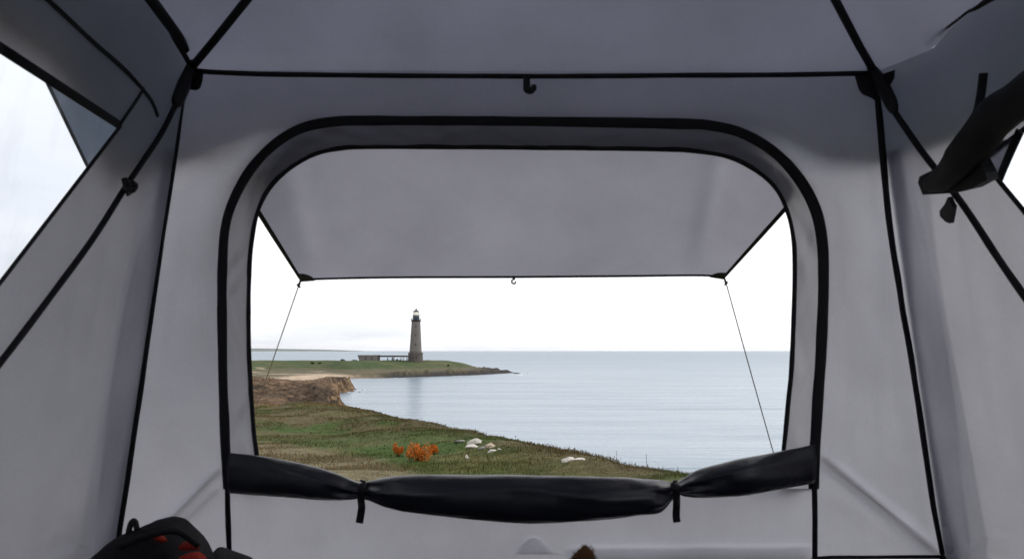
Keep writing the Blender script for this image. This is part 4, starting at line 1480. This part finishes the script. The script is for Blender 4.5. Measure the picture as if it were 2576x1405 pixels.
MB().lathe(c0, [(2.85, H_T - 0.5), (3.0, H_T - 0.1), (3.35, H_T + 0.3), (3.4, H_T + 0.35), (3.4, H_T + 0.75), (2.2, H_T + 0.78)], 48).build('gallery', M_IRON, LH)
rl = MB()
for k in range(24):
    a = 2 * math.pi * k / 24
    x, y = lx + 3.3 * math.cos(a), ly + 3.3 * math.sin(a)
    rl.tube([(x, y, LZ + H_T + 0.7), (x, y, LZ + H_T + 1.85)], 0.05, seg=6)
for h in (1.25, 1.85):
    rl.tube([(lx + 3.3 * math.cos(a), ly + 3.3 * math.sin(a), LZ + H_T + h) for a in np.linspace(0, 2 * math.pi, 49)], 0.06, seg=6)
rl.build('railing', M_IRON, LH)
H_D = H_T + 0.78 + 11.0 * M1
MB().lathe(c0, [(2.12, H_T + 0.7), (2.12, H_D - 0.4), (2.35, H_D - 0.2), (2.35, H_D), (2.1, H_D + 0.02)], 32).build('lantern_drum', M_DRUM, LH)
rl2 = MB()
for k in range(16):
    a = 2 * math.pi * k / 16
    x, y = lx + 2.3 * math.cos(a), ly + 2.3 * math.sin(a)
    rl2.tube([(x, y, LZ + H_D), (x, y, LZ + H_D + 0.4)], 0.035, seg=5)
rl2.tube([(lx + 2.3 * math.cos(a), ly + 2.3 * math.sin(a), LZ + H_D + 0.4) for a in np.linspace(0, 2 * math.pi, 33)], 0.045, seg=5)
rl2.build('upper_railing', M_IRON, LH)
H_G = H_D + 9.2 * M1
gl_o = MB().lathe(c0, [(1.95, H_D), (1.95, H_G)], 16).build('lantern_glass', M_GLASS, LH, False)
mu = MB()
for k in range(16):
    a = 2 * math.pi * k / 16
    mu.tube([(lx + 1.97 * math.cos(a), ly + 1.97 * math.sin(a), LZ + H_D), (lx + 1.97 * math.cos(a), ly + 1.97 * math.sin(a), LZ + H_G)], 0.035, seg=5)
mu.build('glazing_bar', M_WHITE, gl_o)
MB().lathe(c0, [(0.5, H_D), (1.1, H_D + 0.4), (1.25, (H_D + H_G) / 2), (1.1, H_G - 0.4), (0.5, H_G - 0.05)], 20).build('lamp_lens', M_LENS, gl_o)
RF = MB().lathe(c0, [(2.05, H_G - 0.05), (2.12, H_G + 0.1), (2.1, H_G + 0.35), (1.2, H_G + 0.75), (0.62, H_G + 1.25), (0.4, H_G + 1.6), (0.3, H_G + 1.9)], 24).build('dome', M_ROOF, LH)
MB().lathe(c0, [(0.32, H_G + 1.85), (0.36, H_G + 2.05), (0.2, H_G + 2.3), (0.05, H_G + 2.45), (0.035, H_G + 3.2)], 12).build('finial', M_IRON, RF)
for az_, hh in ((-1.75, 2.2), (-1.35, 2.2)):
    x, y = lx + 4.82 * math.cos(az_), ly + 4.82 * math.sin(az_)
    MB().box((x, y, LZ + hh + max(0, lz0 - LZ)), (0.7, 0.25, 1.5), az_ + math.pi / 2).build('window', M_DARKW, LH, False)
for k in (0.25, 0.55, 0.82):
    r_ = 4.02 - 1.2 * k ** 0.92
    MB().box((lx + r_ * math.cos(-1.45), ly + r_ * math.sin(-1.45), LZ + H_BASE + (H_T - H_BASE) * k), (0.6, 0.2, 1.3), -1.45 + math.pi / 2).build('window', M_DARKW, LH, False)

# long low stone building to the left
BD = 452.0


def bx(px):
    return gp(px, BD)[0]


bz0 = min(hgt(bx(930), BD), gz(907.5, BD)) - 0.3
x0, x1 = bx(905), bx(954)
ST = empty('stone_building', ((x0 + x1) / 2, BD, bz0))
tag(ST, 'long low roofless stone building on the headland, left of the sheds', 'building')
hz = gz(893.5, BD) - bz0
mb = MB()
vb = [(x0 + 0.6, BD - 3, bz0), (x1, BD - 3, bz0), (x1, BD - 3, bz0 + hz), (x0 - 0.6, BD - 3, bz0 + hz), (x0 + 0.6, BD + 3, bz0), (x1, BD + 3, bz0), (x1, BD + 3, bz0 + hz), (x0 - 0.6, BD + 3, bz0 + hz)]
mb.add(vb, [(0, 1, 2, 3), (5, 4, 7, 6), (4, 0, 3, 7), (1, 5, 6, 2), (3, 2, 6, 7), (4, 5, 1, 0)])
mb.build('wall', M_STONE, ST, False)
MB().box(((x0 + x1) / 2 - 0.2, BD, bz0 + hz + 0.14), (x1 - x0 + 1.1, 6.3, 0.25)).build('coping', M_DARKW, ST, False)
for px in (922, 938):
    MB().box((bx(px), BD - 3.03, bz0 + hz * 0.55), (0.9, 0.12, 1.1)).build('window', M_DARKW, ST, False)


def shed(pa, pb, label, posts, clutter):
    xa, xb = bx(pa), bx(pb)
    z0 = min(hgt((xa + xb) / 2, BD), gz(907.3, BD)) - 0.25
    zt = gz(893.3, BD) - z0
    e = empty('open_shed', ((xa + xb) / 2, BD, z0))
    tag(e, label, 'shed', 'open sheds beside the lighthouse')
    MB().box(((xa + xb) / 2, BD - 1, z0 + zt - 0.5), (xb - xa, 5.0, 0.95)).build('roof', M_DARKW, e, False)
    for p, w_ in posts:
        MB().box((bx(p), BD - 3.2, z0 + (zt - 1.2) / 2), (w_, 0.35, zt - 1.15)).build('post', M_DARKW, e, False)
    for p, w_, h_ in clutter:
        MB().box((bx(p), BD + 0.95, z0 + 0.1 + h_ / 2), (w_, 0.3, h_)).build('crate', M_DARKW, e, False)


shed(954.5, 990.5, 'open shed on dark posts with a flat roof, next to the stone building', [(957.5, 0.5), (978, 0.5), (989.5, 0.8)], [])
shed(992.5, 1027, 'open shed with dark clutter under its flat roof, touching the lighthouse', [(993.5, 0.6), (1011, 0.35), (1016.5, 0.35), (1026, 0.5)], [(999, 1.2, 1.4), (1006, 0.8, 1.0)])


# leafy things ------------------------------------------------------


def leaf_cloud(n, rx, ry, rz, size, cz=0.5, lobes=6, seed=0, jit=0.15):
    """many small leaf faces through several uneven lobes"""
    r_ = np.random.default_rng(seed)
    lc = []
    for k in range(lobes):
        a = r_.uniform(0, 2 * math.pi); q = r_.uniform(0.1, 0.75)
        lc.append((math.cos(a) * q * rx, math.sin(a) * q * ry, rz * r_.uniform(0.35, 0.95), r_.uniform(0.3, 0.62)))
    V, F = [], []
    for i in range(n):
        L_ = lc[r_.integers(lobes)]
        d = r_.normal(size=3); d /= np.linalg.norm(d); d *= r_.uniform(0.45, 1.0) ** 0.5 + r_.normal() * jit
        p = np.array([L_[0] + d[0] * L_[3] * rx, L_[1] + d[1] * L_[3] * ry, max(0.0, L_[2] + d[2] * L_[3] * rz)])
        a = r_.normal(size=3); a /= np.linalg.norm(a)
        b = np.cross(a, r_.normal(size=3)); b /= np.linalg.norm(b)
        s = size * r_.uniform(0.6, 1.4)
        k = len(V)
        V += [p - a * s, p + b * s * 0.6, p + a * s, p - b * s * 0.6]
        F.append((k, k + 1, k + 2, k + 3))
    return V, F


M_ORANGE = pbr('orange_flowers', (0.58, 0.155, 0.02), 0.8, 0.15, noise=0.5, nscale=9)
M_STEM = pbr('green_stems', (0.05, 0.06, 0.02), 0.9, 0.1, noise=0.3, nscale=9)


def flower_bush(px, py_base, w, h, seed, label, lobes=7):
    p = ground_hit(px, py_base)
    s = p[1] / FP
    e = empty('flower_bush', tuple(p))
    tag(e, label, 'flower bush', 'orange flower bushes in the grass')
    rx, hz_ = w * s / 2, h * s
    v, f = leaf_cloud(2600, rx, rx * 0.8, hz_, 0.014 + 0.018 * rx, lobes=lobes, seed=seed, jit=0.05)
    nb = len(f); cut = int(nb * 0.80)
    mesh_obj('blooms', [np.array(a) + p for a in v[:cut * 4]], f[:cut], M_ORANGE, e, False)
    mesh_obj('leaves', [np.array(a) + p for a in v[cut * 4:]], [tuple(i - cut * 4 for i in q) for q in f[cut:]], M_STEM, e, False)
    mb = MB()
    r_ = random.Random(seed)
    for k in range(60):
        a, q = r_.uniform(0, 6.28), r_.uniform(0, 0.9)
        b = p + np.array([math.cos(a) * q * rx, math.sin(a) * q * rx * 0.8, -0.05])
        mb.tube([b, b + np.array([r_.uniform(-.1, .1) * rx, r_.uniform(-.1, .1), hz_ * r_.uniform(0.35, 0.75)])], [0.006, 0.003], seg=4)
    mb.build('stems', M_STEM, e)
    return e


flower_bush(1052, 1159, 60, 33, 12, 'largest orange flower bush in the grass, with a ragged outline', 9)
flower_bush(1002, 1148, 24, 23, 5, 'small orange flower bush standing apart from the large one', 5)
flower_bush(1090, 1142, 36, 19, 8, 'low orange flower bush on the side of the large one nearer the white stones', 5)

# stones in the turf
M_PALE = pbr('pale_stone', (0.46, 0.43, 0.385), 0.9, 0.15, noise=0.3, nscale=9, bump=0.7, bscale=12)
M_TAN = pbr('tan_stone', (0.42, 0.34, 0.255), 0.9, 0.15, noise=0.3, nscale=9, bump=0.7, bscale=12)
M_GREY = pbr('grey_stone', (0.26, 0.245, 0.225), 0.9, 0.15, noise=0.35, nscale=9, bump=0.7, bscale=12)
M_DROCK = pbr('wet_rock', (0.045, 0.04, 0.038), 0.6, 0.35, noise=0.4, nscale=0.7, bump=0.7, bscale=1.2)


def rock(name, p, rx, ry, rz, mat, seed, label, group, flat=0.0, rot=0.0):
    bm = bmesh.new()
    bmesh.ops.create_icosphere(bm, subdivisions=4, radius=1.0)
    r_ = np.random.default_rng(seed)
    planes = [(lambda d: d / np.linalg.norm(d))(r_.normal(size=3) + np.array([0, 0, 0.4])) for _ in range(13)]
    offs = r_.uniform(0.42, 0.85, 13)
    cs, sn = math.cos(rot), math.sin(rot)
    for v in bm.verts:
        c = np.array(v.co)
        for n_, o_ in zip(planes, offs):
            e = np.dot(c, n_) - o_
            if e > 0: c = c - n_ * e * 0.93
        c = c * (1 + 0.13 * float(fbm(c[0] * 2.2 + seed, c[1] * 2.2 + c[2] * 1.7, 4, seed)))
        c = c * np.array([rx, ry, rz])
        v.co = (c[0] * cs - c[1] * sn, c[0] * sn + c[1] * cs, c[2])
    me = bpy.data.meshes.new(name); bm.to_mesh(me); bm.free()
    for q in me.polygons: q.use_smooth = True
    me.materials.append(mat)
    o = bpy.data.objects.new(name, me); o.location = p
    link(o)
    return tag(o, label, name.replace('_', ' ').split()[-1], group)


GST = 'pale stones in the turf'
for i, (px, py, w, h, mt, lab) in enumerate([
    (1156, 1112, 28, 8, M_GREY, 'flat grey stone at the far left end of the stone cluster'),
    (1197, 1117, 40, 14, M_PALE, 'largest pale stone of the cluster, rounded, at the back'),
    (1187, 1126, 32, 10, M_PALE, 'low pale stone lying in front of the largest stone'),
    (1213, 1129, 20, 8, M_GREY, 'small grey stone in the middle of the cluster'),
    (1232, 1125, 30, 12, M_TAN, 'tan humped stone right of the largest stone'),
    (1238, 1136, 25, 11, M_PALE, 'white pointed stone at the front of the cluster'),
    (1257, 1131, 13, 5, M_PALE, 'tiny pale stone at the end of the cluster by the sea'),
    (1174, 1153, 12, 10, M_PALE, 'single small white stone lying apart in the green turf'),
    (1429, 1160, 33, 16, M_PALE, 'white stone near the edge of the bluff, bigger of the joined pair'),
    (1455, 1157, 30, 9, M_PALE, 'white flat stone touching the bigger stone at the bluff edge')]):
    p = ground_hit(px, py)
    s = p[1] / FP
    rock('stone', (p[0], p[1] + 0.05, p[2] + h * s * 0.12), w * s / 2 * 1.25, w * s / 2 * 0.9, h * s * 0.92, mt, 20 + i, lab, GST, rot=0.2 * (i % 3 - 1))
M_BROCK = pbr('brown_rock', (0.12, 0.085, 0.06), 0.9, 0.15, noise=0.4, nscale=0.6, bump=0.7, bscale=1.2)
for i, (px, py, w, h, lab) in enumerate([
    (838, 1003, 26, 13, 'big brown boulder at the waterline just beyond the green slope'), (822, 995, 22, 10, 'brown boulder behind the big boulder at the waterline'),
    (858, 1015, 14, 6, 'small brown boulder at the seaward end of the boulders by the green slope'), (833, 984, 18, 8, 'brown boulder in the notch of the bank, beside the pale cliff face'),
    (800, 990, 20, 7, 'low brown boulder up on the bank, landward of the others'), (868, 972, 12, 7, 'small brown boulder leaning on the foot of the pale cliff face')]):
    d = 15.0 * FP / (max(py, 984) - HORIZON) if i != 4 else 190.0
    q = gp(px, d); s = d / FP
    rock('shore_boulder', (q[0], q[1], max(SEA, hgt(q[0], q[1]) - 0.2)), w * s / 2, w * s / 2, h * s, M_BROCK, 90 + i, lab, 'brown boulders along the bank')
GSR = 'dark rocks off the shore'
for i, (px, py, w, h, lab) in enumerate([
    (893, 978, 15, 4, 'dark flat rock at the foot of the brown cliff'), (912, 979.5, 9, 2.2, 'thin dark rock in the foam off the brown cliff, farther out'), (907, 984, 6, 2, 'small dark rock in the foam nearer the grassy slope'),
    (1301, 938, 20, 4.5, 'dark rock at the very tip of the headland'), (1318, 939.5, 6, 2.4, 'tiny dark rock just beyond the headland tip'), (1326, 939, 3.5, 2.4, 'tiniest dark rock farthest out past the headland tip'),
    (846, 1012, 16, 6, 'dark wet rock below the edge of the grassy slope'), (1718, 1192, 20, 5, 'dark low rock in the water beside the rolled cover')]):
    d = 15.0 * FP / (py - HORIZON)
    q = gp(px, d)
    s = d / FP
    rock('sea_rock', (q[0], q[1], SEA), w * s / 2, w * s / 2 * 1.2, h * s, M_DROCK, 60 + i, lab, GSR)

# foam round them
M_FOAM = pbr('sea_foam', (0.85, 0.87, 0.88), 0.8, 0.2, noise=0.12, nscale=0.8)
mb = MB()
r_ = np.random.default_rng(5)
for (pa, ya, pb, yb, n) in ((884, 980, 925, 979, 26), (845, 984, 884, 983, 16), (838, 1006, 860, 1018, 22), (862, 1017, 900, 1026, 10), (1296, 941, 1330, 940.5, 16), (1120, 945.8, 1200, 942.6, 12), (1700, 1190, 1730, 1187, 10), (900, 951.5, 1020, 949, 10)):
    for k in range(n):
        t = r_.uniform()
        px, py = pa + (pb - pa) * t, ya + (yb - ya) * t + r_.normal() * 0.7
        d = 15.0 * FP / (py - HORIZON); s = d / FP
        q = gp(px, d)
        w_ = r_.uniform(1.2, 4.5) * s; l_ = w_ * r_.uniform(0.5, 2.0)
        n_ = 9
        v = [(q[0] + math.cos(a) * w_ * (1 + 0.4 * r_.normal()), q[1] + math.sin(a) * l_ * (1 + 0.3 * r_.normal()), SEA + 0.02 + 0.002 * k) for a in np.linspace(0, 2 * math.pi, n_, endpoint=False)]
        mb.add(v, [tuple(range(n_))])
fo = mb.build('foam', M_FOAM, None, False)
tag(fo, 'white foam where the water meets the rocks', 'foam', kind='stuff')

# wire fence just beyond the crest
M_POST = pbr('weathered_post', (0.07, 0.065, 0.06), 0.85, 0.1)
FN = None
posts = []
for px, py, dd in ((1551, 1132, 19.8), (1626, 1141, 18.2), (1705, 1172, 17.0)):
    q = ray(px, py); tpnt = CAM + q / q[1] * dd
    posts.append((tpnt, hgt(tpnt[0], tpnt[1])))
e = empty('wire_fence', (posts[0][0][0], posts[0][0][1], posts[0][1]))
tag(e, 'thin wire fence with slender posts at the edge of the bluff', 'fence')
for tpnt, zg in posts:
    mbp = MB(); mbp.tube([(tpnt[0], tpnt[1], min(zg, tpnt[2] - 0.7) - 0.1), tuple(tpnt)], 0.006, seg=6); mbp.build('post', M_POST, e)
for hh in (0.10,):
    mbp = MB()
    for (a, _), (b, _) in zip(posts[:-1], posts[1:]):
        mbp.tube([a - [0, 0, hh], (a + b) / 2 - [0, 0, hh + 0.03], b - [0, 0, hh]], 0.0012, seg=5)
    mbp.build('wire', M_POST, e)

# bushes on the headland skyline
M_SHRUB = pbr('dark_shrub', (0.030, 0.045, 0.018), 0.9, 0.1, noise=0.4, nscale=0.8)
for i, (px, py, w, h, lab) in enumerate([
    (788, 907.5, 11, 3.2, 'dark low shrub on the headland, farthest from the stone building'), (806, 907.5, 9, 2.4, 'dark shrub on the headland skyline between two other shrubs'),
    (863, 906.8, 13, 3.5, 'dark bushy shrub on the headland just short of the stone building'), (893, 906.8, 17, 3.0, 'wide dark shrub against the wall of the stone building'),
    (1128, 903.3, 3.2, 3.0, 'tiny lone shrub on the crest right of the lighthouse')]):
    d = 449.0
    q = gp(px, d); s = d / FP
    z = hgt(q[0], q[1]) - 0.1
    v, f = leaf_cloud(500, w * s / 2, w * s / 2, h * s * 1.1, 0.22, lobes=7, seed=i)
    o = mesh_obj('shrub', [np.array(a) + np.array([q[0], q[1], z]) for a in v], f, M_SHRUB, None, False, (q[0], q[1], z))
    tag(o, lab, 'shrub', 'shrubs on the headland')

# ------------------------------------------------------------------ grass (nobody could count it)


def attr_mat(name, rough=0.9):
    return pbr(name, (0.1, 0.1, 0.05), rough, 0.12, noise=0.25, nscale=3, attr='Col')


def scatter(name, n, dmin, dmax, blades, hmin, hmax, wid, label, pxr=(560, 1780), seed=1, spread=0.12, lean=0.35, colfun=None, edge_only=False, power=1.0):
    r_ = np.random.default_rng(seed)
    px = r_.uniform(*pxr, n)
    uu = r_.uniform(0, 1, n)
    d = dmin * (dmax / dmin) ** (uu ** power)
    x = (px - 1288) / FP * CP * d; y = d
    z, sa, sb, isa = land(x, y)
    ok = isa & (sa > (-1.0 if not edge_only else -0.6)) & (z > SEA + 3)
    if edge_only:
        ok &= sa < 1.2
    x, y, z, sa, sb, d = [a[ok] for a in (x, y, z, sa, sb, d)]
    # clumpiness: fewer tufts where the noise is low
    dens = fbm(x * 0.5, y * 0.5, 3, 91)
    k = r_.uniform(0, 1, len(x)) < np.clip(0.7 + dens * 1.2, 0.15, 1)
    x, y, z, sa, sb, d = [a[k] for a in (x, y, z, sa, sb, d)]
    n = len(x)
    col = ground_colour(x, y, sa, sb, np.ones(n, bool))
    m = n * blades
    X = np.repeat(x, blades) + r_.normal(size=m) * spread; Y = np.repeat(y, blades) + r_.normal(size=m) * spread
    Z = np.repeat(z, blades) - 0.03
    hs = np.repeat(np.clip(0.8 + fbm(x * 0.35, y * 0.35, 3, 95) * 0.8, 0.4, 1.4) * (d / 18) ** 0.35, blades)
    h = r_.uniform(hmin, hmax, m) * hs
    a = r_.uniform(0, 2 * math.pi, m)
    ln = np.abs(r_.normal(size=m)) * lean + 0.05
    la = r_.uniform(0, 2 * math.pi, m)
    w_ = wid * r_.uniform(0.6, 1.4, m) * np.repeat((d / 18) ** 0.8, blades)
    dx, dy = np.cos(a) * w_, np.sin(a) * w_
    V = np.zeros((m, 5, 3))
    V[:, 0] = np.stack([X - dx, Y - dy, Z], 1)
    V[:, 1] = np.stack([X + dx, Y + dy, Z], 1)
    mx_, my_ = X + np.cos(la) * ln * h * 0.35, Y + np.sin(la) * ln * h * 0.35
    V[:, 2] = np.stack([mx_ + dx * 0.7, my_ + dy * 0.7, Z + h * 0.6], 1)
    V[:, 3] = np.stack([mx_ - dx * 0.7, my_ - dy * 0.7, Z + h * 0.6], 1)
    V[:, 4] = np.stack([X + np.cos(la) * ln * h, Y + np.sin(la) * ln * h, Z + h], 1)
    C = np.repeat(col, blades, axis=0) * r_.uniform(0.45, 1.75, (m, 1))
    dry = (r_.uniform(0, 1, m) < 0.14)[:, None]
    C = np.where(dry, C * 0.4 + np.array([[0.13, 0.10, 0.05]]) * 0.8, C)
    if colfun is not None:
        C = colfun(C, r_)
    me = bpy.data.meshes.new(name)
    me.vertices.add(m * 5)
    me.vertices.foreach_set('co', V.reshape(-1))
    base = np.arange(m) * 5
    q = np.stack([base, base + 1, base + 2, base + 3], 1); t = np.stack([base + 3, base + 2, base + 4], 1)
    loops = np.concatenate([q.ravel(), t.ravel()])
    me.loops.add(len(loops)); me.loops.foreach_set('vertex_index', loops)
    me.polygons.add(2 * m)
    st = np.concatenate([np.arange(m) * 4, 4 * m + np.arange(m) * 3])
    me.polygons.foreach_set('loop_start', st)
    me.update(); me.validate()
    at = me.color_attributes.new('Col', 'FLOAT_COLOR', 'POINT')
    CC = np.repeat(np.concatenate([C, np.ones((m, 1))], 1), 5, axis=0)
    at.data.foreach_set('color', CC.ravel())
    me.materials.append(attr_mat(name + '_blades'))
    o = bpy.data.objects.new(name, me)
    link(o)
    return tag(o, label, 'grass', kind='stuff')


scatter('grass', 90000, 12.5, 100, 6, 0.035, 0.115, 0.004, 'rough green and straw coloured grass covering the bluff', seed=2, power=1.0)
scatter('crest_weeds', 3200, 12, 60, 3, 0.05, 0.24, 0.0045, 'ragged weeds and dry stalks along the edge of the bluff', seed=4, edge_only=True, spread=0.05, lean=0.2)

scatter('heath', 6500, 19, 97, 5, 0.05, 0.13, 0.014, 'low brown and olive heath in patches on the slope', seed=9, spread=0.25, lean=0.6, colfun=lambda C, r: C * np.array([[1.0, 0.86, 0.78]]))
scatter('shore_scrub', 4200, 103, 262, 5, 0.08, 0.30, 0.006, 'dry brown scrub dotted over the low shore beyond the green slope', pxr=(560, 900), seed=6, spread=0.5)

# ------------------------------------------------------------------ air
M_HAZE, nt = new_mat('haze_air')
pv = N(nt, 'ShaderNodeVolumePrincipled')
pv.inputs['Color'].default_value = (0.93, 0.95, 1.0, 1)
pv.inputs['Density'].default_value = 0.000022
pv.inputs['Anisotropy'].default_value = 0.2
o_ = N(nt, 'ShaderNodeOutputMaterial')
L(nt, pv.outputs[0], o_.inputs['Volume'])
hz_o = MB().box((0, 0, (SEA - 20 + 110) / 2), (48000, 48000, 110 - (SEA - 20))).build('haze', M_HAZE, None, False)
tag(hz_o, 'thin pale sea air', 'haze', kind='stuff')
